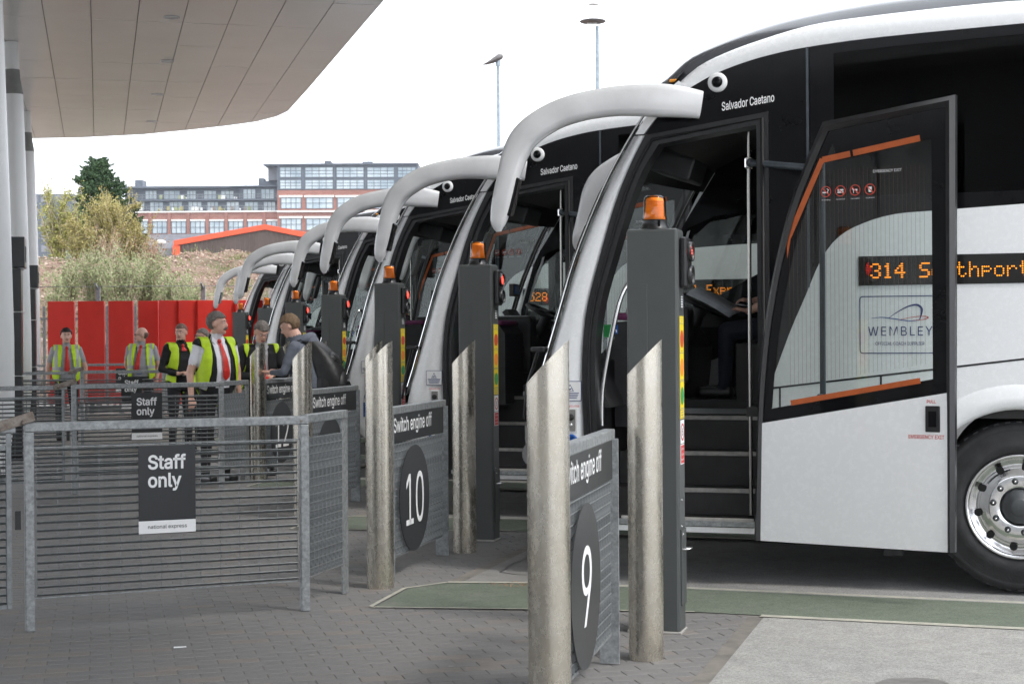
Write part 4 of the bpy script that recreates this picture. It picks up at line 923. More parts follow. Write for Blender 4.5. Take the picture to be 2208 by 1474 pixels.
coach0 = make_coach(); emblem(coach0)
CG = 'white and black coaches parked side by side in the bays'
slides = [0, .08, .02, -.12, .30, .02, .12]; zsc = [1, 1, 1.03, 1.02, 1, 1, 1]
LBL = ['nearest white coach with its door open, route 314 Southport in amber dots beside it',
       'second white coach back, its amber display seen through the open door of the nearest coach',
       'third coach from the camera, driver cab showing above the number 10 barrier',
       'fourth coach from the camera, nose behind the man with the backpack',
       'fifth coach from the camera, drooping mirror just left of the two men talking',
       'sixth coach back, mostly hidden with its mirror arm tucked inside the next one',
       'farthest coach in the row, smallest mirror arm against the rubble mound']
coaches = []
for k in range(7):
    o = coach0 if k == 0 else copy_tree(coach0)
    o.location = W1+DEL*k+DIR*slides[k]; o.rotation_euler = (0, 0, math.atan2(DIR.y, DIR.x)); o.scale = (1, 1, zsc[k])
    tag(o, LBL[k], 'coach', CG); coaches.append(o)
for k, o in enumerate(coaches): side_display(o, ['314 Southport', 'National Express', '528'][k] if k < 3 else 'National Express')
def plate(root):
    b = MB(); b.box(T(1.0, 1, 1), (.01, .01, .01), 'white_plain')
# ------------------------------------------------------------------ bollards
def make_bollard():
    root = empty('steel_bollard'); r_ = .0845; n = 40
    b = MB(); bot = []; top = []; 
    zt_ = lambda x: 1.455+x*1.02
    for k in range(n):
        a = 2*math.pi*k/n; x, y = math.cos(a)*r_, math.sin(a)*r_
        bot.append(Vector((x, y, 0))); top.append(Vector((x, y, zt_(x)-.004)))
    m1 = [Vector((p.x, p.y, 1.0)) for p in bot]
    b.loft([bot, m1, top], 'brushed_steel', cap=False); b.build('tube', root)
    b = MB(); e = [Vector((p.x*1.012, p.y*1.012, zt_(p.x*1.012)-.004)) for p in top]; f = [p+Vector((0, 0, .006)) for p in e]
    b.loft([e, f], 'brushed_steel', cap=True, smooth=False); b.build('slanted_cap', root)
    return root
BG = 'steel bollards with slanted tops guarding the bays'
b0 = make_bollard()
BO = [((.140, 6.40), 'big stained steel bollard in the foreground, left of the number 9 sign'),
      ((.640, 7.86), 'stained steel bollard right of the number 9 sign, before the nearest control pillar'),
      ((-.835, 10.18), 'steel bollard at the left end of the number 10 barrier'),
      ((-.355, 11.86), 'steel bollard between the number 10 barrier and the second control pillar'),
      ((-1.345, 15.75), 'far steel bollard peeking out behind the one left of the number 10 sign'),
      ((-1.83, 14.15), 'steel bollard in front of the man in the grey hooded top'),
      ((-2.83, 18.05), 'slim far steel bollard in front of the man in the black jacket reading'),
      ((-2.34, 19.75), 'steel bollard hidden behind the black backpack'),
      ((-3.83, 22.0), 'distant steel bollard right behind the man with the moustache'),
      ((-3.33, 23.7), 'distant steel bollard between the sixth and fifth control pillars')]
for k, (p, l) in enumerate(BO):
    o = b0 if k == 0 else copy_tree(b0)
    o.location = (p[0], p[1], 0); o.rotation_euler = (0, 0, R(-8+random.uniform(-3, 3))); tag(o, l, 'bollard', BG)

# ------------------------------------------------------------------ control pillars (signal totems)
def make_totem():
    root = empty('control_pillar'); w, d, h = .276, .17, 2.125
    b = MB(); b.box((w/2, d/2, h/2), (w, d, h), 'totem_paint', ch=.016, smooth=False); o = b.build('housing', root)
    b = MB(); b.box((.062, -.001, 1.06), (.100, .006, 1.55), 'totem_paint', ch=.002); b.build('service_panel', root)
    b = MB(); b.box((w/2, d/2, .007), (w+.012, d+.012, .014), 'concrete', ch=.004); b.build('footing', root)
    # signal head on the right-hand face
    b = MB(); b.box((w+.022, d/2+.005, 1.945), (.045, .120, .27), 'black_frame', ch=.016); hd = b.build('signal_head', root)
    for zz, mt, nm in ((2.005, 'led_red', 'red_aspect'), (1.88, 'glass_lamp', 'clear_aspect')):
        b = MB(); b.lathe((w+.044, d/2+.005, zz), [(.052, 0), (.052, .022), (.047, .022), (.047, .003)], 'black_frame', axis=(1, 0, 0), n=20, cap=False)
        for k in range(6):
            for j in range(6):
                y_, z_ = (k-2.5)*.015, (j-2.5)*.015
                if abs(y_)+abs(z_) < .058: b.ellipsoid((w+.048, d/2+.005+y_, zz+z_), (.008, .0068, .0068), mt if mt == 'led_red' else 'hub_grey', 6, 4)
        b.build(nm, hd)
    b = MB(); x = w+.0015; yc = d/2
    def pl(z0, z1, mt, y0=.03, y1=d-.03, dx_=0): b.box((x+dx_, (y0+y1)/2, (z0+z1)/2), (.002, y1-y0, z1-z0), mt)
    pl(1.70, 1.775, 'hub_grey', .06, d-.05); 
    for k in range(5): pl(1.712+k*.013, 1.718+k*.013, 'white_print', .066, d-.056, .0012)
    b.build('maker_plate', root)
    b = MB(); pl(1.125, 1.665, 'yellow_print'); y_ = b
    for zc, mt in ((1.545, 'red_disc'), (1.395, 'amber_disc'), (1.245, 'green_disc')): disc(b, (x+.0020, yc, zc), (1, 0, 0), .047, mt, 28)
    for z_ in (1.625, 1.47, 1.32, 1.17): pl(z_, z_+.003, 'grey_print', .03, d-.03, .0012)
    text('', 'BAY TRAFFIC', (x+.0025, yc, 1.648), (0, 1, 0), (0, 0, 1), .009, 'grey_print', add=b, width=.09, align='C')
    text('', 'SYSTEM', (x+.0025, yc, 1.634), (0, 1, 0), (0, 0, 1), .009, 'grey_print', add=b, width=.05, align='C')
    for z_, w_ in ((1.482, .03), (1.33, .09), (1.18, .08), (1.158, .08), (1.145, .07), (1.132, .08)): b.box((x+.002, yc, z_), (.001, w_, .004), 'grey_print')
    b.build('signal_sticker', root)
    b = MB(); pl(.995, 1.118, 'white_print', .035, d-.035); ring(b, (x+.0022, yc, 1.055), (1, 0, 0), .036, .046, 'red_print', 28)
    text('', '5', (x+.0024, yc, 1.037), (0, 1, 0), (0, 0, 1), .036, 'sign_black', add=b, align='C', bold=.01)
    b.box((x+.0001, yc, .938), (.002, d-.07, .105), 'white_print'); b.box((x+.0016, yc, .938), (.001, d-.082, .095), 'red_print')
    for z_, s_ in ((.965, '5 MPH'), (.938, 'Maximum'), (.912, 'speed limit')): text('', s_, (x+.0026, yc, z_-.006), (0, 1, 0), (0, 0, 1), .012, 'white_print', add=b, width=.07, align='C')
    b.build('speed_sticker', root)
    b = MB(); b.box((w+.004, yc-.002, .345), (.010, .125, .40), 'totem_paint', ch=.003); ht = b.build('hatch', root)
    b = MB(); b.tube([(w+.005, .045, .44), (w+.045, .045, .445), (w+.048, .075, .445), (w+.045, .105, .445), (w+.005, .105, .44)], .0055, 'chrome', 8); b.build('hatch_handle', ht)
    b = MB()
    for z_ in (.70, .52, .56): b.ellipsoid((w+.003 if z_ != .52 else w+.010, .05, z_), (.004, .006, .006), 'chrome', 8, 5)
    b.build('screw', root)
    be = empty('beacon'); be.parent = root; be.location = (w/2+.0, d/2, h)
    b = MB(); b.lathe((0, 0, 0), [(.078, 0), (.078, .006), (.070, .012), (.064, .045), (.066, .050)], 'black_frame', n=28); b.box((.035, -.058, .03), (.012, .012, .030), 'black_gloss'); b.build('base', be)
    b = MB(); b.lathe((0, 0, 0), [(.062, .050), (.064, .056), (.062, .075), (.058, .155), (.054, .170), (.045, .178), (.001, .180)], 'beacon', n=32)
    b.build('lens', be)
    b = MB(); b.lathe((0, 0, 0), [(.056, .052), (.056, .066), (.050, .070), (.046, .160), (.030, .168), (.001, .170)], 'beacon_core', n=20)
    for z_ in (.075, .092, .109, .126, .143): b.lathe((0, 0, 0), [(.047, z_), (.051, z_+.004), (.046, z_+.008)], 'beacon_core', n=20)
    b.build('reflector', be)
    return root
TG = 'dark control pillars with orange beacons, one per bay'
TL = ['nearest and tallest-looking dark control pillar, beside the open coach door', 'second control pillar, right of the number 10 barrier',
      'third control pillar back, directly behind the two bollards left of the number 10 sign', 'fourth control pillar, just right of the black backpack',
      'fifth control pillar, behind the head of the man in the grey hooded top', 'sixth control pillar, showing through the windscreen edge of the fifth coach',
      'seventh control pillar, right behind the moustached man, its beacon under a mirror tip', 'farthest control pillar, against the red screen panels']
t0_ = make_totem()
adj = [(0, 0), (-.02, .02), (0, 0), (0, 0), (0, 0), (-.03, 0), (-.14, 0), (-.05, 0)]
for k in range(8):
    o = t0_ if k == 0 else copy_tree(t0_)
    p = Vector((.605, 8.565, 0))+DEL*k+Vector((*adj[k], 0))
    if k >= 6: p = Vector((.605, 8.565, 0))+DEL*k+Vector((adj[k][0], 0, 0))
    o.location = p; o.rotation_euler = (0, 0, math.atan2(-DIR.y, -DIR.x)+R(1.0)); tag(o, TL[k], 'pillar', TG)
# ------------------------------------------------------------------ gratings
BARM = {}
def grating(parent, P0, ax, length, z0, z1, name_bar='slat', horizontal=True, pitch=.0415, rodp=.105, rail='galv_dark', individual=True):
    """flat bars with thin cross rods in the plane (ax, z); bars are 28 mm deep"""
    ax = Vector(ax).normalized(); nrm = ax.cross(Vector((0, 0, 1)))
    proto = None
    if horizontal:
        n = int((z1-z0)/pitch)
        for k in range(n+1):
            z = z0+(z1-z0)*k/n
            if proto is None:
                b = MB(); b.box((0, 0, 0), (length, .030, .003), 'galv_dark', rx=ax, ux=Vector((0, 0, 1))-nrm*.55); proto = b.build(name_bar, parent); proto.location = P0+ax*length/2+Vector((0, 0, z))
            else: share(proto, parent, name_bar, location=P0+ax*length/2+Vector((0, 0, z)))
        m_ = int(length/rodp); pr = None
        for k in range(m_+1):
            p = P0+ax*(length*k/m_)-nrm*.0145+Vector((0, 0, (z0+z1)/2))
            if pr is None: b = MB(); b.box((0, 0, 0), (.0035, .0035, z1-z0+.02), rail, rx=ax); pr = b.build('rod', parent); pr.location = p
            else: share(pr, parent, 'rod', location=p)
    else:
        n = int(length/.066)
        for k in range(n+1):
            p = P0+ax*(length*k/n)+Vector((0, 0, (z0+z1)/2))
            if proto is None: b = MB(); b.box((0, 0, 0), (.003, .034, z1-z0), 'galv', rx=ax); proto = b.build(name_bar, parent); proto.location = p
            else: share(proto, parent, name_bar, location=p)
        m_ = int((z1-z0)/.047); pr = None
        for k in range(m_+1):
            p = P0+ax*length/2-nrm*.018*(-1)+Vector((0, 0, z0+(z1-z0)*k/m_))
            if pr is None: b = MB(); b.box((0, 0, 0), (length, .0045, .0045), 'galv', rx=ax); pr = b.build('rod', parent); pr.location = p
            else: share(pr, parent, 'rod', location=p)
# ------------------------------------------------------------------ bay barriers with number discs
BD = Vector((.22, .975, 0)).normalized()
def make_barrier(number, LW=1.33):
    root = empty('bay_barrier'); x0 = Vector((0, 0, 0))   # origin at the far (right-hand) post foot; the barrier runs towards -BD
    far_, near_ = Vector((0, 0, 0)), BD*-LW; fn = BD.cross(Vector((0, 0, 1)))   # faces the coaches (right)
    b = MB(); b.box(near_*.5+Vector((0, 0, 1.095)), (LW+.06, .055, .05), 'galv', rx=BD, ch=.006); b.build('top_rail', root)
    b = MB(); b.box((0, 0, .54), (.095, .012, 1.07), 'galv', rx=BD.cross(Vector((0, 0, 1))), ch=.002); p1 = b.build('post', root)
    share(p1, root, 'post', location=near_)
    b = MB(); b.box(near_*.5+Vector((0, 0, .98))+fn*.022, (LW-.08, .006, .185), 'sign_black', rx=BD, ch=.001); sg = b.build('engine_sign', root)
    text('sign_lettering', 'Switch engine off', -BD*1.262+Vector((0, 0, .955))+fn*.0262, BD, (0, 0, 1), .090, 'white_print', sg, width=.905, bold=.008)
    grating(root, near_+BD*.06, BD, LW-.12, .16, .875, 'slat', False)
    b = MB(); b.box(near_*.5+Vector((0, 0, .15)), (LW-.1, .034, .006), 'galv', rx=BD); b.build('bottom_rail', root)
    c = -BD*.83+Vector((0, 0, .50)); e1 = BD
    b = MB(); n = 56; A = [c+fn*.034+(BD*math.cos(2*math.pi*k/n)+Vector((0, 0, 1))*math.sin(2*math.pi*k/n))*.352 for k in range(n)]; B_ = [p+fn*.005 for p in A]
    b.loft([A, B_], 'disc_black', smooth=False); dk = b.build('number_disc', root)
    wd = {1: .24, 2: .42}[len(number)]
    text('number', number, c+fn*.0405+Vector((0, 0, -.168))+BD*(0 if len(number) == 1 else 0), BD, (0, 0, 1), .335, 'white_print', dk, width=wd, align='C', spacing=1.0)
    return root
BAG = 'galvanised bay barriers with number discs'
for k in range(7):
    o = make_barrier(str(9+k)); o.location = Vector((.50, 7.72, 0))+DEL*k+Vector((-.045 if k == 0 else -.01, 0, 0))
    tag(o, ['grey barrier carrying the large number 9 disc in the foreground', 'grey barrier with the number 10 disc and Switch engine off sign',
            'grey barrier with Switch engine off sign behind the corner of the staff fence', 'grey barrier with the number 12 disc that the two talking men lean on',
            'grey barrier half hidden by the slim bollard and the moustached man', 'distant grey barrier end behind the moustached man', 'farthest grey barrier, a small end post before the red screen'][k], 'barrier', BAG)
# ------------------------------------------------------------------ staff fences
def make_fence():
    root = empty('staff_fence')      # origin at left post foot
    P0 = Vector((0, 0, 0)); P1 = Vector((1.40, .60, 0)); P2 = Vector((1.565, 1.235, 0))
    a1 = (P1-P0).normalized(); L1 = (P1-P0).length; a2 = (P2-P1).normalized(); L2 = (P2-P1).length
    b = MB(); b.box((P0+P1)/2+Vector((0, 0, 1.095)), (L1+.05, .05, .05), 'galv', rx=a1, ch=.006); b.build('top_rail', root)
    b = MB(); b.box((P1+P2)/2+Vector((0, 0, 1.10)), (L2+.02, .05, .05), 'galv', rx=a2, ch=.006); b.box(P1-a1*.02+Vector((0, 0, 1.09)), (.012, .06, .012), 'rusty_plate', rx=a1); b.build('top_rail', root)
    b = MB(); b.box((0, 0, .535), (.05, .05, 1.07), 'galv', rx=a1, ch=.006); p = b.build('post', root); p.location = P0; share(p, root, 'post', location=P1)
    b = MB(); b.box((0, 0, .54), (.10, .012, 1.08), 'galv', rx=a2, ch=.002); p = b.build('post', root); p.location = P2
    grating(root, P0+a1*.04, a1, L1-.08, .19, .97, 'slat', True)
    grating(root, P1+a2*.04, a2, L2-.12, .19, .99, 'slat', False)
    for z in (.985, .175): b = MB(); b.box((P0+P1)/2+Vector((0, 0, z)), (L1-.05, .006, .006), 'galv', rx=a1); b.build('edge_bar', root)
    return root
def make_gate():
    root = empty('staff_gate'); a1 = Vector((1.40, .60, 0)).normalized()
    P1 = -a1*.07; L1 = 1.25; P0 = P1-a1*L1
    b = MB(); b.box((P0+P1)/2+Vector((0, 0, 1.09)), (L1, .045, .045), 'galv', rx=a1, ch=.005); b.build('top_rail', root)
    for z in (.99, .14): b = MB(); b.box((P0+P1)/2+Vector((0, 0, z)), (L1-.1, .02, .02), 'galv_dark', rx=a1); b.build('frame_bar', root)
    for p in (P1-a1*.035, P0+a1*.035): b = MB(); b.box(p+Vector((0, 0, .60)), (.025, .03, .94), 'galv_dark', rx=a1); b.build('stile', root)
    grating(root, P0+a1*.05, a1, L1-.1, .16, .97, 'slat', True)
    b = MB(); q = P1-a1*.05+Vector((0, 0, 1.10)); nf = a1.cross(Vector((0, 0, 1)))
    b.box(q+a1*.03+nf*.03+Vector((0, 0, .022)), (.24, .012, .055), 'rusty_plate', rx=a1+Vector((0, 0, .30)), ux=Vector((0, 0, 1))-a1*.30, ch=.003)
    for s_, z in ((-.07, -.005), (.06, .022)): b.lathe(q+a1*(.03+s_)+nf*.038+Vector((0, 0, z)), [(.014, 0), (.014, .012), (.008, .018), (.001, .018)], 'rusty_plate', axis=nf, n=8)
    b.build('latch', root)
    b = MB(); b.box(P1+a1*.01+nf*-.0+Vector((0, 0, .60)), (.03, .03, .10), 'black_frame', rx=a1); b.build('lock_case', root)
    return root
def make_staff_sign():
    root = empty('staff_sign'); a1 = Vector((1.40, .60, 0)).normalized(); nf = a1.cross(Vector((0, 0, 1)))
    w, h = .315, .485; c = a1*.0+Vector((0, 0, 0))
    b = MB(); b.box(c+Vector((0, 0, .035)), (w, .006, h-.07), 'sign_black', rx=a1, ch=.001); b.build('sign_plate', root)
    b = MB(); b.box(c+Vector((0, 0, -h/2+.035)), (w, .0062, .07), 'white_print', rx=a1, ch=.001); b.build('logo_strip', root)
    o = c+nf*.0038-a1*(w/2-.052)
    text('sign_lettering', 'Staff', o+Vector((0, 0, .114)), a1, (0, 0, 1), .073, 'white_print', root, width=.21, bold=.02)
    text('sign_lettering', 'only', o+Vector((0, 0, .014)), a1, (0, 0, 1), .073, 'white_print', root, width=.185, bold=.02)
    text('logo_lettering', 'national express', c+nf*.0042-a1*(w/2-.05)+Vector((0, 0, -h/2+.027)), a1, (0, 0, 1), .020, 'sign_black', root, width=.215, bold=.005)
    b = MB()
    for s_ in (-.13, -.03, .06, .13): b.tube([c+a1*s_+Vector((0, 0, h/2-.01)), c+a1*s_+nf*-.012+Vector((0, 0, h/2+.02)), c+a1*s_-nf*.02+Vector((0, 0, h/2+.015))], .002, 'galv', 5)
    b.build('wire_hook', root)
    return root
fl = Vector((-2.60, 8.72, 0)); a1_ = Vector((1.40, .60, 0)).normalized(); nf_ = a1_.cross(Vector((0, 0, 1)))
f0, g0, s0 = make_fence(), make_gate(), make_staff_sign()
FL = ['nearest galvanised slatted fence with a Staff only sign', 'second slatted fence back, in front of the moustached man', 'third slatted fence back, in front of the bald man', 'farthest slatted fence, before the red screen']
for k in range(4):
    q = DEL*(2*k)+(Vector((.12, 0, 0)) if k else Vector((0, 0, 0)))
    f, g, s_ = (f0, g0, s0) if k == 0 else (copy_tree(f0), copy_tree(g0), copy_tree(s0))
    f.location = fl+q; g.location = fl+q
    sh = [.70, .66, .62, .56][k]; 
    s_.location = fl+q+a1_*(.735)+nf_*.022+Vector((0, 0, .735 if k == 0 else .78))
    tag(f, FL[k], 'fence', 'staff fences in a row'); tag(g, ['nearest slatted gate at the left frame edge with a rusty latch', 'slatted gate left of the second fence, before the white columns', 'slatted gate in front of the far-left young man', 'farthest slatted gate, behind the far-left young man'][k], 'gate', 'staff gates in a row')
    tag(s_, ['large nearest black Staff only sign, whole text readable', 'second black Staff only sign, cut by the rail of the nearest fence', 'third Staff only sign, its first word hidden by the rail', 'farthest and smallest Staff only sign, before the red panels'][k], 'sign', 'black Staff only signs')
# ------------------------------------------------------------------ canopy
def canopy():
    root = empty('canopy', (0, 0, 0)); tag(root, 'large pale flat-panelled canopy with rounded corner over the concourse', 'canopy')
    Z = 6.4
    # outline, clockwise seen from below: row edge, rounded far corner, far edge
    E = [Vector(p) for p in ((5.2, -4), (4.23, .0), (-1.80, 23.2), (-3.9, 31.3), (-4.7, 34.3), (-5.05, 35.1), (-5.6, 35.9), (-6.3, 36.5), (-7.3, 37.2), (-8.6, 38.0), (-10.2, 38.5), (-12.6, 38.7), (-20, 38.2), (-20, -4))]
    b = MB(); n = len(E)
    b.prism([(p.x, p.y) for p in E], lambda x, y, d: Vector((x, y, Z+d)), .012, .55, 'soffit_gap', 'soffit'); b.build('roof_slab', root)
    b = MB(); 
    for p, q in zip(E, E[1:]): b.add([(p.x, p.y, Z-.004), (q.x, q.y, Z-.004), (q.x, q.y, Z+.02), (p.x, p.y, Z+.02)], [(0, 1, 2, 3)], 'soffit')
    b.build('edge_trim', root)
    A_, B_ = ROWX.to_2d(), ROWD.to_2d(); PW, PL = .676, 1.93
    org = Vector((-1.80, 23.2))
    area = sum(E[i].x*E[(i+1) % n].y-E[(i+1) % n].x*E[i].y for i in range(n))
    sg = 1 if area > 0 else -1
    def clip(poly_):
        for i in range(n):
            p, q = E[i], E[(i+1) % n]; out_ = []
            ins = lambda r_: sg*((q.x-p.x)*(r_.y-p.y)-(q.y-p.y)*(r_.x-p.x)) >= 0
            for k in range(len(poly_)):
                a, c = poly_[k], poly_[(k+1) % len(poly_)]
                ia, ic = ins(a), ins(c)
                if ia: out_.append(a)
                if ia != ic:
                    d1 = (q.x-p.x)*(a.y-p.y)-(q.y-p.y)*(a.x-p.x); d2_ = (q.x-p.x)*(c.y-p.y)-(q.y-p.y)*(c.x-p.x)
                    out_.append(a+(c-a)*(d1/(d1-d2_)))
            poly_ = out_
            if len(poly_) < 3: return None
        return poly_
    rest = MB(); cnt = 0
    for i in range(-22, 0):
        for j in range(-14, 9):
            c = org+A_*(i*PW+.0)+B_*(j*PL+.35); g = .006
            q = [c+A_*g+B_*g, c+A_*(PW-g)+B_*g, c+A_*(PW-g)+B_*(PL-g), c+A_*g+B_*(PL-g)]
            q = clip(q)
            if not q: continue
            vis = j >= -1 and i > -15
            dz = random.uniform(-.003, .003)
            m_ = MB() if vis else rest
            n2 = len(q)
            m_.add([(p.x, p.y, Z+dz) for p in q]+[(p.x, p.y, Z+.012) for p in q], [tuple(range(n2-1, -1, -1))]+[(k, (k+1) % n2, n2+(k+1) % n2, n2+k) for k in range(n2)], 'soffit')
            if vis: m_.build('soffit_panel', root); cnt += 1
    o = rest.build('soffit_panel', root)
    # recessed downlights in a row
    base = None
    for k in range(6):
        p = Vector((-5.075, 24.15))+B_*(k*3.86 if False else 0)
    for px, py in ((-5.06, 24.3), (-5.93, 28.1), (-6.92, 31.85), (-7.9, 35.75)):
        if base is None:
            b = MB(); b.lathe((0, 0, 0), [(.12, -.0), (.12, -.010), (.10, -.013), (.09, -.004), (.001, -.004)], 'white_plain', n=24); base = b.build('downlight', root)
        else: base = share(base, root, 'downlight')
        base.location = (px, py, Z-.004)
canopy()
def make_column():
    root = empty('white_column'); H_ = 6.4
    b = MB(); b.lathe((0, 0, 0), [(.03, .02), (.13, .75), (.152, 1.6), (.158, 3), (.158, 5.1), (.157, 5.55)], 'column_white', n=32); b.build('shaft', root)
    b = MB(); b.lathe((0, 0, 0), [(.158, 5.552), (.150, 5.62), (.122, 5.80), (.116, 5.95)], 'column_grey', n=32); b.build('collar', root)
    b = MB(); b.lathe((0, 0, 0), [(.112, 5.952), (.110, 6.395)], 'column_white', n=28); b.build('neck', root)
    b = MB(); b.lathe((0, 0, 0), [(.14, 0), (.14, .03), (.05, .05), (.001, .05)], 'galv_dark', n=24); b.build('base_plate', root)
    return root
c0 = make_column()
for k, l in enumerate(['nearest white column, cut by the left frame edge', 'middle white column with a grey collar under the canopy', 'farthest white column, right behind the young man']):
    o = c0 if k == 0 else copy_tree(c0)
    o.location = Vector((-5.74, 18.35, 0))+DEL*2*k+Vector((-.13*k, 0, 0)); o.rotation_euler = (0, R(-1.6), 0); tag(o, l, 'column', 'white canopy columns')
cw = empty('security_camera', (-6.62, 22.1, 6.4)); tag(cw, 'small white security camera under the canopy at the left edge', 'camera')
b = MB(); b.box((0, 0, -.05), (.13, .13, .10), 'white_plain', ch=.01); b.build('mount', cw); b = MB(); b.ellipsoid((0, 0, -.14), (.06, .06, .05), 'column_grey'); b.build('dome', cw)
def make_pylon():
    root = empty('information_pylon')
    b = MB(); 
    for z0, z1 in ((.05, 1.10), (1.115, 1.95), (1.965, 2.52)): b.box((0, 0, (z0+z1)/2), (.20, .5, z1-z0), 'pylon', ch=.004)
    b.build('body', root); b = MB(); b.box((.02, -.02, 2.74), (.26, .56, .40), 'pylon', ch=.006); b.box((.155, -.02, 2.72), (.008, .3, .2), 'sign_black'); b.build('header', root)
    b = MB()
    for z in (1.10, 1.95, 2.52): b.box((.11, 0, z+.008), (.03, .50, .012), 'white_plain')
    b.build('trim_strip', root); b = MB(); b.box((0, 0, .02), (.26, .56, .04), 'black_frame'); b.build('plinth', root)
    return root
p0 = make_pylon()
for k, l in enumerate(['tall black information pylon between the first two white columns', 'farther black information pylon beside the third white column']):
    o = p0 if k == 0 else copy_tree(p0); o.location = Vector((-6.62, 21.6, 0))+DEL*2*k+Vector((-.12*k, 0, 0)); o.rotation_euler = (0, 0, math.atan2(ROWX.y, ROWX.x)); tag(o, l, 'pylon', 'black information pylons')
# ------------------------------------------------------------------ red screen panels, palisade behind
def rp():
    pos = [(100, 155, 657, 0), (165, 220, 655, 0), (231, 282, 654, 0), (295, 337, 653, 0)]
    def X(px, Y): return (px-1104)/3500*Y
    items = []
    for l, r_, t, _ in pos: items.append((X(l+3, 35.3), 35.3, X(r_+2, 35.2)-X(l+3, 35.3), 0))
    first = None
    L = ['leftmost tall red screen panel beside the white column', 'second tall red panel from the left, above the young man', 'third tall red panel from the left', 'fourth tall red panel, left of the grey fence post']
    proto = None; k = 0
    def panel(x, y, w, ang, label):
        root = empty('red_screen_panel', (x, y, 0), ang)
        b = MB(); b.box((w/2, .06, 1.32), (w, .12, 2.24), 'red_panel', ch=.006); b.build('face', root)
        b = MB(); b.box((w/2, .09, .11), (.10, .10, .22), 'galv_dark'); b.build('leg', root)
        tag(root, label, 'panel', 'tall red screen panels'); return root
    for (x, y, w, a), l in zip(items, L): panel(x, y, w, 0, l)
    p = Vector((X(345, 35), 35.0)); ang = R(-28)
    names = ['fifth red panel, first of the close-set brighter ones', 'sixth red panel, brighter, left of the shaven-headed man', 'seventh red panel above the shaven-headed man', 'eighth red panel, between two men\'s heads', 'ninth red panel, behind the moustached man', 'tenth red panel, behind the farthest control pillar']
    k = 0
    while p.x < 3.5:
        a = R(34+min(k, 6)*1.0)
        w = .36 if k else .40
        panel(p.x, p.y, .44, R(24), names[k] if k < len(names) else 'red screen panel seen between the parked coaches')
        p = p+Vector((.40, .05)); k += 1
rp()
def palisade():
    root = empty('palisade_fence', (-11.5, 38.2, 0)); tag(root, 'pale grey palisade fence behind the red panels', 'fence')
    pr = None
    for k in range(110):
        if pr is None: b = MB(); b.box((0, 0, 1.2), (.065, .02, 2.4), 'galv'); pr = b.build('pale', root)
        else: share(pr, root, 'pale', location=(k*.165, 0, 0))
    for z in (.4, 2.1): b = MB(); b.box((9, .03, z), (18.4, .04, .05), 'galv'); b.build('rail', root)
    pr = None
    for k in range(8):
        if pr is None: b = MB(); b.box((0, .06, 1.42), (.10, .06, 2.84), 'galv'); b.box((0, -.05, 2.84), (.04, .35, .04), 'galv', rx=(1, 0, 0), ux=(0, .5, 1)); pr = b.build('post', root); pr.location = (1.75, 0, 0)
        else: share(pr, root, 'post', location=(1.75+k*2.48, 0, 0))
    b = MB(); b.tube([(0, 0, 2.86), (9, 0, 2.84), (18.4, 0, 2.86)], .008, 'galv', 5); b.build('top_wire', root)
palisade()
def parked_car():
    root = empty('parked_car', (-9.4, 42.0, 0)); tag(root, 'dark grey car glimpsed through the gaps between the red panels', 'car')
    b = MB(); body = [(-2.2, .35), (-2.25, .75), (-2.1, 1.0), (-1.5, 1.05), (-.9, 1.5), (.9, 1.52), (1.5, 1.08), (2.1, .98), (2.25, .7), (2.2, .35)]
    b.prism(body, lambda x, z, d: Vector((x, d, z)), -.85, .85, 'car_paint'); b.build('body', root, bevel=.06)
    for s_ in (-1, 1): b = MB(); b.prism([(-1.35, 1.06), (-.85, 1.44), (.82, 1.46), (1.3, 1.08)], lambda x, z, d: Vector((x, s_*(.853)+d*.002, z)), 0, 1, 'car_glass'); b.build('side_window', root)
    for x in (-1.35, 1.35):
        for y in (-.80, .80): b = MB(); b.lathe((x, y-.1, .32), [(.32, 0), (.32, .2), (.18, .21), (.001, .21)], 'rubber', axis=(0, 1, 0), n=24); b.build('wheel', root)
    return root
parked_car()
sheet('verge_kerb', [(-13, 33.2), (3, 31.6), (3, 33.0), (-13, 34.4)], -.016, 'concrete')
sheet('asphalt_lane', [(-14, 34.4), (6, 33.0), (6, 40), (-14, 40)], -.020, 'asphalt')
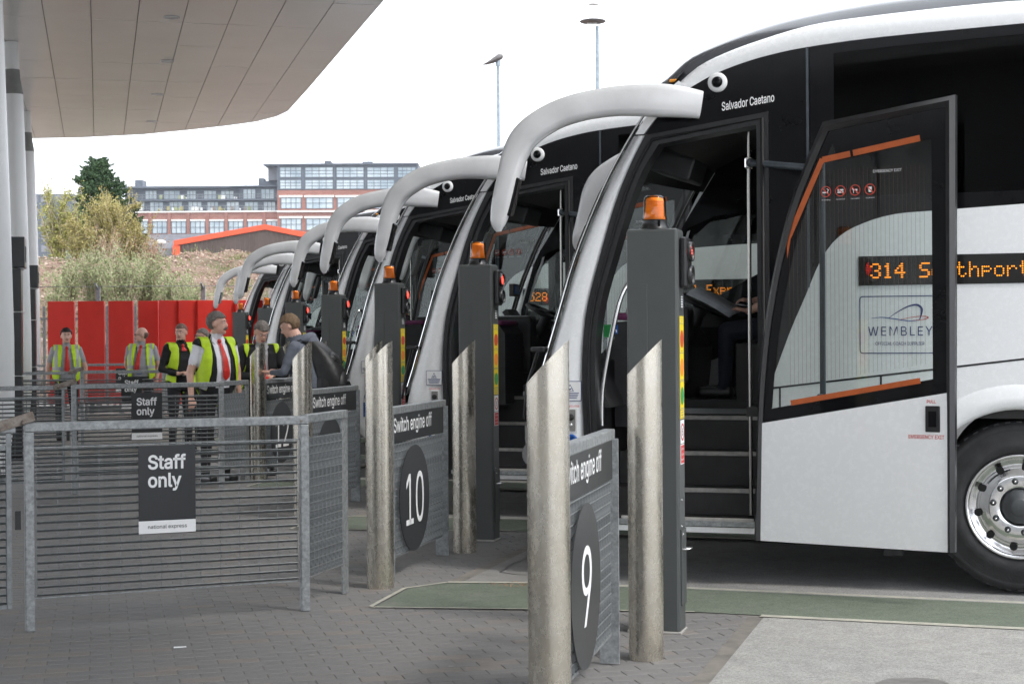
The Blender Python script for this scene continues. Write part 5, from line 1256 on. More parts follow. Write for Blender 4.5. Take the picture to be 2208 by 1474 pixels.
# ------------------------------------------------------------------ lamp posts
def lamp_posts():
    r_ = empty('lamp_post', (-.37, 50, 0)); tag(r_, 'shorter-looking grey lamp post with a head pointing left', 'lamp post', 'lamp posts beyond the coaches')
    b = MB(); b.lathe((0, 0, 0), [(.085, 0), (.085, 2), (.062, 2.1), (.05, 10.0)], 'lamp_pole', n=14); b.build('pole', r_)
    b = MB(); sec = []
    for x, w_, h_, z in ((.16, .05, .04, 10.24), (.12, .11, .10, 10.22), (0, .15, .15, 10.18), (-.16, .17, .11, 10.10), (-.34, .14, .05, 10.03), (-.47, .05, .015, 10.0)):
        sec.append([Vector((x, math.cos(a)*w_, z+math.sin(a)*h_*(1 if math.sin(a) > 0 else .55))) for a in [2*math.pi*k/14 for k in range(14)]])
    b.loft(sec, 'lamp_head'); b.build('lamp_head', r_); b = MB(); b.tube([(0, 0, 9.95), (0, 0, 10.2)], .07, 'lamp_pole'); b.build('spigot', r_)
    r2 = empty('lamp_post', (2.42, 45, 0)); tag(r2, 'taller-looking lamp post with a flat oval disc head', 'lamp post', 'lamp posts beyond the coaches')
    b = MB(); b.lathe((0, 0, 0), [(.095, 0), (.095, 2), (.068, 2.1), (.05, 10.2)], 'lamp_pole', n=14); b.build('pole', r2)
    b = MB(); c = (-.12, 0, 10.33); b.ellipsoid(c, (.37, .37, .06), 'lamp_head', 28, 8); h = b.build('lamp_head', r2); b = MB(); b.box((-.14, 0, 10.272), (.30, .2, .01), 'glass_lamp'); b.box((-.14, 0, 10.276), (.28, .18, .01), 'white_plain'); b.build('lens', h)
    b = MB(); b.tube([(-.14, 0, 10.38), (-.14, 0, 10.48)], .015, 'white_plain'); b.build('finial_stem', r2)
    b = MB(); b.tube([(-.14, 0, 10.38), (-.10, 0, 10.95)], .012, 'white_plain', 6); b.lathe((-.10, 0, 0), [(.15, 10.80), (.13, 10.84), (.05, 10.97), (.001, 11.03)], 'white_plain', n=16); b.build('top_reflector', r2)
lamp_posts()

# the station building behind the camera, seen only as a reflection in the coach sides
def station():
    root = empty('station_building', (-17, -16, 0)); tag(root, 'long pale station building facing the bays, seen mirrored in the coach sides', 'building')
    b = MB(); b.box((0, 0, 3.8), (36, .5, 7.6), 'facade_pale'); b.build('facade', root)
    b = MB(); b.box((0, .6, 7.75), (38, 2.2, .3), 'soffit'); b.build('roof_edge', root)
    pr = None
    for k in range(12):
        if pr is None: b = MB(); b.box((0, .3, 3.8), (.12, .12, 7.5), 'galv'); pr = b.build('mullion', root); pr.location = (-17, 0, 0)
        else: share(pr, root, 'mullion', location=(-17+k*2.95, 0, 0))
station()
# ------------------------------------------------------------------ far buildings (10 px of the photograph = 1 m at 350 m)
def ray_at(px, py, Y):
    d = cr*((px-1104)/3500) - cu*((py-737)/3500) + fw; k = Y/d.y; return Vector((0, 0, EYE))+d*k
BY = 350.0
def bx(px): return (px-1104)/10.0
def bz(px, py): return ray_at(px, py, BY).z
def building():
    root = empty('apartment_building', (0, BY, 0)); tag(root, 'long red brick mill with dark grey glazed top storeys and balconies', 'building')
    zr = lambda py, px=450: bz(px, py)
    def slab(name, px0, px1, py0, py1, y0, y1, mt):
        z0, z1 = zr(py1, (px0+px1)/2) if py1 else 0, zr(py0, (px0+px1)/2)
        b = MB(); b.box(((bx(px0)+bx(px1))/2, (y0+y1)/2, (z0+z1)/2), (bx(px1)-bx(px0), y1-y0, z1-z0), mt); return b.build(name, root)
    slab('brick_wall', 80, 602, 456, None, 0, 12, 'red_brick'); slab('dark_storey', 266, 601, 430, 455.5, 1.6, 12, 'bldg_dark'); slab('dark_storey', 266, 601, 404, 429.5, 2.6, 12, 'bldg_dark')
    slab('roof', 262, 602, 400, 404, .6, 12.5, 'bldg_dark'); slab('balcony_slab', 266, 602, 429, 432, .2, 3, 'bldg_dark'); slab('parapet_band', 262, 602, 455, 458, -.3, 1, 'lintel')
    slab('roof', 500, 600, 401, 402.5, -.6, 3, 'bldg_dark'); slab('dark_storey', 518, 600, 404, 429, .9, 3, 'bldg_dark')
    slab('brick_wall', 603, 905, 411, None, -2, 14, 'red_brick'); slab('dark_storey', 603, 905, 358, 410.5, -2, 14, 'bldg_dark'); slab('roof', 574, 906, 355, 358, -2.8, 15, 'bldg_dark'); slab('glazed_wall', 579, 602.5, 360, 388, 1, 12, 'slate')
    slab('roof_box', 284, 301, 384, 400, 4, 8, 'bldg_dark'); slab('roof_box', 555, 567, 381, 400, 3, 6, 'bldg_dark'); slab('roof_box', 567, 602, 387, 400, 3, 9, 'bldg_dark'); slab('roof_box', 700, 714, 344.5, 355, 2, 6, 'bldg_dark'); slab('roof_box', 782, 804, 346, 355, 2, 6, 'bldg_dark')
    slab('parapet_band', 603, 905, 455, 458.5, -2.5, 0, 'lintel')
    # windows: frame part with panes
    def window(px0, px1, py0, py1, y, cols, rows_, nm='window'):
        z0, z1 = zr(py1, (px0+px1)/2), zr(py0, (px0+px1)/2); w = bx(px1)-bx(px0); cx = (bx(px0)+bx(px1))/2
        b = MB(); t = .10
        for i in range(cols+1): b.box((cx-w/2+w*i/cols, y-.07, (z0+z1)/2), (t*(1.5 if i in (0, cols) else 1), .14, z1-z0+t), 'bldg_frame')
        for j in range(rows_+1): b.box((cx, y-.075, z0+(z1-z0)*j/rows_), (w, .12, t), 'bldg_frame')
        f = b.build(nm, root); b = MB()
        b.add([(cx-w/2, y-.02, z0), (cx+w/2, y-.02, z0), (cx+w/2, y-.02, z1), (cx-w/2, y-.02, z1)], [(0, 1, 2, 3)], 'bldg_pane'); b.build('pane', f)
        return f
    for k in range(8):
        x0 = 290+41*k; window(x0, x0+31, 477, 503, 0, 3, 2); b = MB(); b.box((bx(x0+15.5), -.1, zr(475, x0)), (3.2, .4, .32), 'lintel'); b.build('lintel', root)
        b = MB(); b.box((bx(x0+36), -.12, zr(482, x0)), (.7, .3, 4.7), 'red_brick'); b.build('brick_pier', root)
    for x0, x1 in ((298, 310), (322, 351), (364, 392), (405, 434), (446, 470), (488, 515), (527, 556), (568, 594)): window(x0, x1, 434, 454, 1.6, 3, 2)
    for x0, x1 in ((310, 335), (350, 385), (400, 420), (437, 464), (474, 502)): window(x0, x1, 409, 427, 2.6, 3, 2)
    for x0, x1 in ((525, 552), (564, 592)): window(x0, x1, 407, 428, .9, 3, 2)
    for x0, x1 in ((609, 655), (663, 723), (730, 789), (796, 854), (862, 900)):
        window(x0, x1, 363, 384, -2, 4, 3); window(x0, x1, 390, 409, -2, 4, 3)
        window(x0+2, x1-1, 428, 451, -2, 4, 2); window(x0+2, x1-1, 473, 497, -2, 4, 2)
        for py in (425, 470): b = MB(); b.box(((bx(x0)+bx(x1))/2, -2.1, zr(py, (x0+x1)/2)), (bx(x1)-bx(x0)+.4, .4, .42), 'lintel'); b.build('lintel', root)
        b = MB(); b.box((bx((x1)+3.5), -2.1, zr(384, x1)), (.35, .2, 5.2), 'bldg_dark'); b.build('mullion_post', root)
    # balcony rails with planters and chairs as small clutter
    b = MB()
    for py, y in ((419, .3), (444, -.1)):
        for i in range(2): b.box(((bx(268)+bx(600))/2, y, zr(py+i*5, 434)), (33.2, .05, .06), 'galv')
        for i in range(34): b.box((bx(268)+i, y, zr(py+6, 434)), (.05, .05, 1.3), 'galv')
    b.build('balcony_rail', root, kind='stuff')
    b = MB(); random.seed(3)
    for i in range(46):
        py, y = random.choice(((427, 1.2), (452, .6))); x = random.uniform(300, 595); s_ = random.uniform(.2, .6)
        b.box((bx(x), y, zr(py, x)+s_/2), (s_, s_, s_*1.4), random.choice(['leaf_shrub', 'lintel', 'rusty_plate', 'leaf_willow', 'white_plain']))
    b.tone = [random.random() for _ in b.v]; b.build('balcony_planter', root, kind='stuff')
    # lower grey roof in front
    b = MB(); b.box((bx(400), -14, zr(533, 400)), (28, 14, 2.9), 'slate'); b.build('annexe_roof', root); b = MB(); b.box((bx(400), -14, zr(556, 400)), (27.5, 13.5, 2.0), 'red_brick'); b.build('annexe_wall', root)
    r2 = empty('blue_grey_building', (0, BY, 0)); tag(r2, 'blue grey office block behind the yellow-green tree at left', 'building')
    z0, z1 = 0, bz(130, 428); b = MB(); b.box((bx(140), -6, z1/2), (10, 10, z1), 'bldg_dark'); b.build('wall', r2)
    for j in range(6):
        for i in range(3):
            b = MB(); b.box((bx(105+i*29), -11.05, bz(130, 438+j*26)), (2.3, .1, 1.4), 'slate'); b.build('window', r2)
building()
def shed():
    Y = 90.0; root = empty('storage_shed', (0, Y, 0)); tag(root, 'brown corrugated shed gable with bright orange edge trim', 'building')
    P = lambda px, py, y=0: Vector((ray_at(px, py, Y).x, y, ray_at(px, py, Y).z))
    a, pk, c = P(375, 528), P(572, 493), P(770, 532)
    b = MB(); w = [(a.x, 0), (a.x, a.z), (pk.x, pk.z), (c.x, c.z), (c.x, 0)]
    b.prism(w, lambda x, z, d: Vector((x, d, z)), .0, 22, 'shed_brown'); b.build('wall', root)
    n = int((c.x-a.x)/.26); pr = MB()
    for k in range(1, n):
        x = a.x+(c.x-a.x)*k/n; zt_ = a.z+(pk.z-a.z)*(x-a.x)/(pk.x-a.x) if x < pk.x else pk.z+(c.z-pk.z)*(x-pk.x)/(c.x-pk.x)
        b = MB(); b.box((x, -.02, zt_/2), (.07, .05, zt_), 'shed_brown'); b.build('cladding_rib', root)
    b = MB(); t = .24
    for p, q in ((a, pk), (pk, c)):
        b.prism([(p.x, p.z-.05), (q.x, q.z-.05), (q.x, q.z+t), (p.x, p.z+t)], lambda x, z, d: Vector((x, d, z)), -.12, 0, 'shed_orange')
    b.prism([(a.x-.05, .3), (a.x+.35, .3), (a.x+.35, a.z-.052), (a.x-.05, a.z-.052)], lambda x, z, d: Vector((x, d, z)), -.12, 0, 'shed_orange'); b.build('edge_trim', root)
    b = MB()
    for p, q in ((a, pk), (pk, c)): b.prism([(p.x, p.z+.1), (q.x, q.z+.1), (q.x, q.z+.2), (p.x, p.z+.2)], lambda x, z, d: Vector((x, d, z)), 0, 22.3, 'slate')
    b.build('roof', root)
    l0 = P(318, 553); b = MB(); b.prism([(l0.x, 0), (l0.x, l0.z), (a.x-.06, P(375, 531).z), (a.x-.06, 0)], lambda x, z, d: Vector((x, d, z)), .4, 9, 'slate'); b.build('lean_to', root)
    v = empty('roof_vent', (ray_at(346, 520, 95).x, 95, 0)); tag(v, 'small pale roof vent left of the orange-edged shed', 'vent')
    z = ray_at(346, 545, 95).z; b = MB(); b.tube([(0, 0, 0), (0, 0, z+.5)], .13, 'column_grey', 10); b.lathe((0, 0, z+.5), [(.13, 0), (.34, .05), (.30, .18), (.12, .26), (.001, .28)], 'lintel', n=12); b.build('flue', v)
shed()
# ------------------------------------------------------------------ rubble mound
RID = [(-40, 575), (60, 575), (95, 560), (150, 558), (260, 590), (340, 575), (395, 553), (440, 548), (480, 552), (520, 560), (600, 566), (700, 575), (900, 600), (1300, 640)]
def mound_z(x, y):
    px = 1104+3500*x/62.0; top = ray_at(px, interp(RID, px), 62).z
    u = (y-44)/18.0
    if u <= 0: return -.05
    s_ = 1-(1-min(u, 1))**1.6 if u < 1 else max(0, 1-(u-1)*.5)
    return top*s_+.35*math.sin(x*1.3+y*.7)*math.sin(y*.9)*min(1, u)*.5+.18*math.sin(x*3.1-y*1.7)*min(1, u)
def mound():
    N, M = 130, 60; vs_ = []; fs_ = []
    for j in range(M+1):
        for i in range(N+1):
            x = -24+40*i/N; y = 43.5+40*j/M; vs_.append((x, y, mound_z(x, y)+random.uniform(-.05, .05)*(y > 45)))
    for j in range(M):
        for i in range(N):
            k = j*(N+1)+i; fs_.append((k, k+1, k+N+2, k+N+1))
    b = MB(); b.add(vs_, fs_, 'rubble', True); o = b.build('rubble_mound', kind='structure')
    # broken bricks over it: one irregular field
    n = 52000; X = rng.uniform(-21, 10, n); Y = 44.5+rng.random(n)**.8*18; S = rng.random(n)**3*.05+.014
    base = np.array([(1, 0, 0), (-1, 0, 0), (0, 1, 0), (0, -1, 0), (0, 0, 1), (0, 0, -.6)]); F = [(0, 2, 4), (2, 1, 4), (1, 3, 4), (3, 0, 4), (2, 0, 5), (1, 2, 5), (3, 1, 5), (0, 3, 5)]
    V = []; FF = []; tn = []
    for k in range(n):
        z = mound_z(X[k], Y[k]); sc = S[k]*rng.uniform(.5, 1.5, 3); a = rng.uniform(0, 6.28); c, s_ = math.cos(a), math.sin(a)
        p = base*sc*rng.uniform(.75, 1.25, (6, 3)); q = np.stack([p[:, 0]*c-p[:, 1]*s_+X[k], p[:, 0]*s_+p[:, 1]*c+Y[k], p[:, 2]+z+S[k]*.2], 1)
        V += q.tolist(); FF += [tuple(i+6*k for i in f) for f in F]; tn += [float(rng.random())]*6
    b = MB(); b.add(V, FF, 'rubble_stone'); b.tone = tn; b.build('brick_rubble', o, kind='stuff')
mound()
# ------------------------------------------------------------------ vegetation
def leaf_cloud(P, size, mt, name, parent, aspect=.45, up=.0, kind=None, jit=.5):
    n = len(P); P = np.asarray(P); d = rng.normal(size=(n, 3)); d[:, 2] += up; d /= np.linalg.norm(d, axis=1, keepdims=True)
    e = np.cross(d, rng.normal(size=(n, 3))); e /= np.linalg.norm(e, axis=1, keepdims=True)
    s_ = size*(1-jit+2*jit*rng.random((n, 1))); d = d*s_; e = e*s_*aspect
    V = np.stack([P-d, P-e, P+d, P+e], 1).reshape(-1, 3)
    me = bpy.data.meshes.new(name); me.vertices.add(4*n); me.loops.add(4*n); me.polygons.add(n)
    me.vertices.foreach_set('co', V.ravel()); me.loops.foreach_set('vertex_index', np.arange(4*n)); me.polygons.foreach_set('loop_start', np.arange(0, 4*n, 4)); me.polygons.foreach_set('loop_total', np.full(n, 4))
    me.update(calc_edges=True); me.materials.append(MATS[mt])
    at = me.attributes.new('tone', 'FLOAT', 'POINT'); at.data.foreach_set('value', np.repeat(rng.random(n), 4))
    o = bpy.data.objects.new(name, me); C.objects.link(o); o.parent = parent
    if kind: o['kind'] = kind
    return o
def limbs(b, root_p, h, n, spread, r_, mt, segs=5, curl=.3):
    tips = []
    for k in range(n):
        a = random.uniform(0, 6.28); l = random.uniform(.5, 1)*h*(1 if random.random() < .85 else 1.15); s_ = random.uniform(.05, 1.15)*spread
        pts = [Vector(root_p)+Vector((math.cos(a)*s_*(i/segs)**1.2+random.uniform(-1, 1)*.045*h*i/segs, math.sin(a)*s_*(i/segs)**1.2, l*(i/segs))) for i in range(segs+1)]
        b.tube(pts, [r_*(1-.85*i/segs) for i in range(segs+1)], mt, 5, cap=False); tips.append(pts)
    return tips
def px_at(px, py, Y): return ray_at(px, py, Y)
def conifer():
    Y = 78; base = px_at(228, 600, Y); root = empty('conifer_tree', (base.x, Y, 0)); tag(root, 'dark green conifer with a forked ragged top', 'tree')
    sc = Y/3500.0
    prof = [(343, 14), (352, 40), (365, 56), (385, 80), (410, 96), (440, 112), (470, 126), (500, 134), (540, 136), (600, 120)]   # image row, width in px
    zt_ = px_at(213, 347, Y).z; b = MB(); b.tube([(0, 0, 0), (-.1, 0, 5), (-.3, 0, zt_-1)], [.28, .18, .04], 'bark', 8); b.build('trunk', root)
    P = []
    for k in range(760):
        u = random.random()**.85; py = 347+u*250; w = interp(prof, py)*sc/2; cx = (interp([(347, 212), (400, 216), (450, 230), (500, 240), (600, 240)], py)-228)*sc
        z = px_at(215, py, Y).z
        a = random.uniform(0, 6.28); r_ = w*random.uniform(.5, 1.2)
        tip = Vector((cx+math.cos(a)*r_, math.sin(a)*r_, z+random.uniform(-.1, .25)))
        dr = Vector((math.cos(a), math.sin(a), .45)).normalized(); L = random.uniform(.4, .95)
        m_ = 120
        t = rng.random((m_, 1)); off = rng.normal(size=(m_, 3))*np.array([.10, .10, .07])*(1.15-t)
        P.append(np.array(tip-dr*L*.8)+t*np.array(dr)*L+off)
    for cx_, py in ((205, 352), (221, 350), (213, 358), (200, 362), (228, 364)):
        p = px_at(cx_, py, Y); t = rng.random((90, 1)); P.append(np.array([p.x-base.x, 0, p.z-.9])+t*np.array([0, 0, 1.0])+rng.normal(size=(90, 3))*.13*(1.2-t))
    leaf_cloud(np.concatenate(P), .065, 'leaf_conifer', 'crown', root, .4, .5)
conifer()
def airy_tree(name, label, px, Y, top, base_py, wpx, mt, nb, nl, cat='tree', dens=1, bark='stem_pale', r_=.06, lsz=.07, hang=0):
    p = px_at(px, base_py, Y); zt_ = px_at(px, top, Y).z; gz = max(0, mound_z(p.x, Y)) if 44 < Y < 70 else 0
    root = empty(name, (p.x, Y, gz)); tag(root, label, cat); h = zt_-gz; w = wpx*Y/3500/2
    b = MB(); tips = limbs(b, (0, 0, 0), h, nb, w, r_, bark, 6); P = []
    for pts in tips:
        for k in range(random.randint(3, 5)):     # side twigs
            i = random.randint(2, 5); q = pts[i]; d = Vector((random.uniform(-1, 1), random.uniform(-1, 1), random.uniform(.2, 1))).normalized()*w*random.uniform(.2, .5)
            e = q+d; b.tube([q, q+d*.5+Vector((0, 0, .05*h)), e+Vector((0, 0, -hang*.3))], [r_*.35, r_*.2, r_*.08], bark, 4, cap=False)
            for _ in range(int(nl/nb/5)):
                t = random.random(); P.append(q+(e-q)*t+Vector((random.gauss(0, .05), random.gauss(0, .05), random.gauss(0, .05)))*h*.35)
        for _ in range(int(nl/nb/2)):
            t = random.random()**.6*5; i = int(min(t, 4.99)); q = pts[i+1]+(pts[min(i+2, 6)]-pts[i+1])*(t-i) if i < 5 else pts[6]
            P.append(q+Vector((random.gauss(0, .04), random.gauss(0, .04), random.gauss(0, .04)))*h*.6)
    b.build('trunk' if cat == 'tree' else 'stem', root); leaf_cloud(np.array([tuple(q) for q in P]), lsz, mt, 'crown' if cat == 'tree' else 'foliage', root, .5)
    return root
random.seed(11)
airy_tree('yellow_green_tree', 'airy yellow-green tree just coming into leaf beside the white column', 128, 66, 384, 620, 95, 'leaf_yellow', 30, 7500, r_=.04, lsz=.04)
airy_tree('young_tree', 'thin yellow-green sapling against the dark conifer', 160, 68, 395, 620, 60, 'leaf_yellow', 14, 2200, r_=.03, lsz=.04)
airy_tree('willow_tree', 'ochre budding willow in front of the conifer', 245, 64, 425, 620, 120, 'leaf_willow', 60, 26000, r_=.035, lsz=.036, hang=1)
airy_tree('willow_tree', 'smaller ochre willow at the left of the conifer', 180, 63, 470, 620, 100, 'leaf_willow', 40, 14000, r_=.035, lsz=.036)
airy_tree('willow_tree', 'low ochre willow right of the conifer, before the brick windows', 300, 65, 470, 620, 80, 'leaf_willow', 30, 9000, r_=.03, lsz=.036)
sh = [(150, 52, 560, 120, 4200, 'leaf_shrub', 'leafy wild shrub on the mound at far left'), (205, 50, 530, 130, 6500, 'leaf_shrub', 'tall arching buddleia shrub above the second red panel'),
      (262, 49, 535, 130, 7000, 'leaf_shrub', 'dense buddleia shrub above the third red panel'), (320, 50, 545, 120, 6500, 'leaf_shrub', 'buddleia shrub above the fourth red panel'),
      (370, 49, 570, 90, 4200, 'leaf_shrub', 'low buddleia shrub before the rubble, right of the others'), (412, 48, 592, 70, 3000, 'leaf_shrub', 'small green shrub at the foot of the rubble mound'),
      (235, 54, 490, 120, 3000, 'leaf_dead', 'tall buddleia with brown dead flower spikes'), (330, 56, 505, 100, 2400, 'leaf_dead', 'spiky brown shrub before the shed wall'),
      (120, 49, 600, 80, 2600, 'leaf_shrub', 'low leafy shrub beside the third white column'), (455, 47, 612, 60, 1700, 'leaf_shrub', 'tuft of green weeds left of the farthest mirror arm')]
for px, Y, tp, w, nl, mt, lb in sh: airy_tree('buddleia_shrub', lb, px, Y, tp, 640, w, mt, max(22, nl//75), int(nl*(.75 if mt == 'leaf_shrub' else .35)), 'shrub', r_=.015, lsz=.033 if mt == 'leaf_shrub' else .03)
# weeds and grass over the mound
P = []
for k in range(900):
    x, y = rng.uniform(-20, 9), rng.uniform(44.5, 62); 
    if math.sin(x*.55+2)*math.sin(y*.5+x*.2) < -.1 and rng.random() > .2: continue
    c = np.array([x, y, mound_z(x, y)]); P.append(c+rng.normal(size=(26, 3))*np.array([.28, .28, .12])+np.array([0, 0, .10]))
o = leaf_cloud(np.concatenate(P), .085, 'grass_blade', 'mound_weeds', bpy.data.objects['rubble_mound'], .16, 1.2, kind='stuff')
# ------------------------------------------------------------------ people
def person(label, loc, rz, height, pose, cloth, group=None):
    """one continuous remeshed body; clothing and hair are children. Local frame: faces +x, y to its left."""
    k = height/1.78
    J = dict(pelvis=(0, 0, .93), waist=(0, 0, 1.06), chest=(.01, 0, 1.28), upper=(-.01, 0, 1.42), neck=(.0, 0, 1.50), head=(.03, 0, 1.655),
             shL=(-.01, .185, 1.44), elL=(-.03, .245, 1.16), wrL=(.03, .25, .92), shR=(-.01, -.185, 1.44), elR=(-.03, -.245, 1.16), wrR=(.03, -.25, .92),
             hipL=(0, .095, .90), knL=(.01, .115, .50), anL=(-.02, .12, .09), hipR=(0, -.095, .90), knR=(.01, -.115, .50), anR=(-.02, -.12, .09), face=(1, 0, 0), belly=.0, wide=1.0)
    J.update(pose); V = {a: Vector(b) for a, b in J.items() if isinstance(b, tuple)}; wd = J['wide']; bel = J['belly']
    segs = []   # (p, q, rp, rq, label, squash)
    b = MB()
    def cap(p, q, r1, r2, lab, n=12):
        p, q = Vector(p), Vector(q); d = (q-p); L = d.length; d.normalize()
        pts = [p-d*r1*.9, p-d*r1*.5, p, p+(q-p)*.33, p+(q-p)*.66, q, q+d*r2*.5, q+d*r2*.9]
        rr = [r1*.4, r1*.85, r1, r1+(r2-r1)*.33, r1+(r2-r1)*.66, r2, r2*.85, r2*.4]
        b.tube(pts, rr, 'skin', n); segs.append((p, q, r1, r2, lab))
    # torso: elliptical rings along the spine
    sp = [(V['pelvis']+Vector((0, 0, -.06)), .115, .165), (V['pelvis'], .13, .178), (V['waist'], .125+bel*.6, .165*wd+bel*.3), (V['waist']*.5+V['chest']*.5, .13+bel, .172*wd+bel*.3), (V['chest'], .135+bel*.4, .19*wd), (V['upper'], .115, .185*wd), (V['upper']*.4+V['neck']*.6, .07, .10)]
    fwd = Vector((1, 0, 0)); rings = []
    for i, (p, rx_, ry) in enumerate(sp):
        a = sp[max(i-1, 0)][0]; c = sp[min(i+1, len(sp)-1)][0]; t = (c-a).normalized(); s_ = Vector((0, 1, 0)); f = s_.cross(t).normalized()
        off = f*(bel*.45 if 1 < i < 5 else 0)
        rings.append([p+off+f*(rx_*math.copysign(abs(math.cos(u))**.85, math.cos(u)))+s_*(ry*math.copysign(abs(math.sin(u))**.85, math.sin(u))) for u in [2*math.pi*q/24 for q in range(24)]])
    b.loft(rings, 'skin')
    cap(V['upper']+Vector((0, 0, .02)), V['neck']+Vector((.005, 0, .06)), .062, .058, 'neck')
    for s_ in 'LR':
        sh_, el, wr = V['sh'+s_], V['el'+s_], V['wr'+s_]
        cap(V['upper']+(sh_-V['upper'])*.4, sh_, .075, .066, 'torso')
        cap(sh_, sh_+(el-sh_)*.62, .064, .056, 'sleeve'); cap(sh_+(el-sh_)*.62, el, .048, .043, 'arm'); cap(el, wr, .042, .028, 'arm')
        hd = (wr-el).normalized(); hd = Vector(J.get('hand'+s_, tuple(hd))).normalized(); pn = hd.cross(Vector((0, 1, 0)))
        pn = pn.normalized() if pn.length > .2 else Vector((0, 0, 1)); side_ = pn.cross(hd)
        palm = wr+hd*.055; b.box(palm, (.095, .032 if False else .075, .03), 'skin', rx=hd, ux=pn, ch=.012); segs.append((wr, wr+hd*.09, .035, .03, 'hand'))
        for f_i, (o_, L_) in enumerate(((-.028, .060), (-.010, .072), (.010, .068), (.028, .052))):
            q0 = wr+hd*.095+side_*o_; q1 = q0+(hd*.8+pn*(-.4))*L_*.55; q2 = q1+(hd*.3-pn*.9)*L_*.5
            b.tube([q0-hd*.02, q0, q1, q2], [.0095, .0095, .009, .0075], 'skin', 7); segs.append((q0, q2, .010, .008, 'hand'))
        th = wr+hd*.03+side_*(.035 if s_ == 'R' else -.035); b.tube([th, th+hd*.035+side_*(.022 if s_ == 'R' else -.022), th+hd*.065+side_*(.018 if s_ == 'R' else -.018)-pn*.012], [.012, .011, .008], 'skin', 7); segs.append((th, th+hd*.06, .014, .01, 'hand'))
        hp, kn, an = V['hip'+s_], V['kn'+s_], V['an'+s_]
        cap(hp, kn, .098, .066, 'leg'); cap(kn, an, .064, .048, 'leg')
        ft = Vector((1, 0, 0)) if 'foot' not in J else V['foot']
        b.box(an+ft*.065+Vector((0, 0, -.045)), (.27, .10, .085), 'skin', rx=ft, ch=.03); segs.append((an+Vector((0, 0, -.05))-ft*.04, an+ft*.17+Vector((0, 0, -.05)), .05, .045, 'foot'))
    # head: skull, jaw, brow, nose, chin, ears
    H_ = V['head']; F = V['face'].normalized(); S_ = Vector((0, 0, 1)).cross(F).normalized(); U = F.cross(S_).normalized()
    rot = Matrix((F, S_, U)).transposed()
    hp_ = lambda x, y, z: H_+F*x+S_*y+U*z
    b.ellipsoid(hp_(-.012, 0, .025), (.098, .076, .100), 'skin', 20, 14, rot); b.ellipsoid(hp_(.022, 0, -.045), (.068, .062, .078), 'skin', 18, 12, rot)
    b.ellipsoid(hp_(.068, 0, -.088), (.026, .028, .022), 'skin', 10, 8, rot)
    b.ellipsoid(hp_(.076, 0, .034), (.020, .048, .012), 'skin', 12, 6, rot); b.ellipsoid(hp_(.050, .030, -.022), (.034, .024, .024), 'skin', 10, 6, rot); b.ellipsoid(hp_(.050, -.030, -.022), (.034, .024, .024), 'skin', 10, 6, rot)
    b.tube([hp_(.080, 0, .026), hp_(.100, 0, -.006), hp_(.108, 0, -.022)], [.009, .012, .015], 'skin', 8); b.ellipsoid(hp_(.097, 0, -.027), (.014, .019, .010), 'skin', 10, 6, rot)
    for y in (-.079, .079): b.ellipsoid(hp_(-.008, y, -.008), (.020, .009, .031), 'skin', 10, 8, rot)
    segs.append((H_, H_+U*.02, .10, .10, 'head'))
    b.tube([V['neck']+Vector((0, 0, -.02)), H_-U*.05-F*.01], [.06, .058], 'skin', 12)
    # remesh into one skin
    tmp = b.build('tmp'); md = tmp.modifiers.new('r', 'REMESH'); md.mode = 'VOXEL'; md.voxel_size = .0105; md.use_smooth_shade = True
    sm = tmp.modifiers.new('s', 'SMOOTH'); sm.factor = .45; sm.iterations = 2
    bpy.context.view_layer.update(); me = bpy.data.meshes.new_from_object(tmp.evaluated_get(bpy.context.evaluated_depsgraph_get()))
    om = tmp.data; C.objects.unlink(tmp); bpy.data.objects.remove(tmp); bpy.data.meshes.remove(om)
    n = len(me.vertices); co = np.empty(n*3); me.vertices.foreach_get('co', co); co = co.reshape(-1, 3); nr = np.empty(n*3); me.vertices.foreach_get('normal', nr); nr = nr.reshape(-1, 3)
    # classify vertices by nearest bone
    labs = [s_[4] for s_ in segs]+['torso', 'torso', 'torso']
    tors = [(sp[1][0], sp[3][0], .15, .16), (sp[3][0], sp[5][0], .16, .15), (sp[0][0], sp[1][0], .13, .14)]
    D_ = []
    for (p, q, r1, r2) in [s_[:4] for s_ in segs]+tors:
        p, q = np.array(p), np.array(q); d = q-p; t = np.clip(((co-p)@d)/max(1e-9, d@d), 0, 1); D_.append(np.linalg.norm(co-(p+t[:, None]*d), axis=1)-(r1+(r2-r1)*t))
    lab = np.array(labs)[np.argmin(np.array(D_), axis=0)]
    pz = V['pelvis'].z
    hz = (co-np.array(H_)); hx, hy, hu = hz@np.array(F), hz@np.array(S_), hz@np.array(U)
    ishead = (np.abs(hx) < .14) & (np.abs(hy) < .11) & (hu > -.13) & (hu < .16) & (lab != 'hand')
    lab[ishead & ((lab == 'head') | (lab == 'neck') | (lab == 'torso') & (hu > -.09))] = 'head'
    root = empty('person', loc, rz, label, 'person', group); root.scale = (k, k, k)
    me.materials.clear(); mm = {'skin': 'skin', 'top': cloth['top'], 'leg': cloth.get('leg', 'trousers'), 'shoe': 'shoe', 'arm': cloth.get('arm', 'skin'), 'neck': 'skin'}
    keys = list(mm); [me.materials.append(MATS[mm[q]]) for q in keys]
    l2k = {'head': 'skin', 'neck': 'skin', 'torso': 'top', 'sleeve': 'top', 'arm': 'arm', 'hand': 'skin', 'leg': 'leg', 'foot': 'shoe'}
    nf = len(me.polygons); loops = np.empty(len(me.loops), dtype=np.int32); me.loops.foreach_get('vertex_index', loops); ls = np.empty(nf, dtype=np.int32); me.polygons.foreach_get('loop_start', ls)
    vk = np.array([keys.index(l2k[q]) for q in lab]); 
    belt = (lab == 'torso') & (co[:, 2] < V['waist'].z-.07) & (pz > .6); vk[belt] = keys.index('leg')
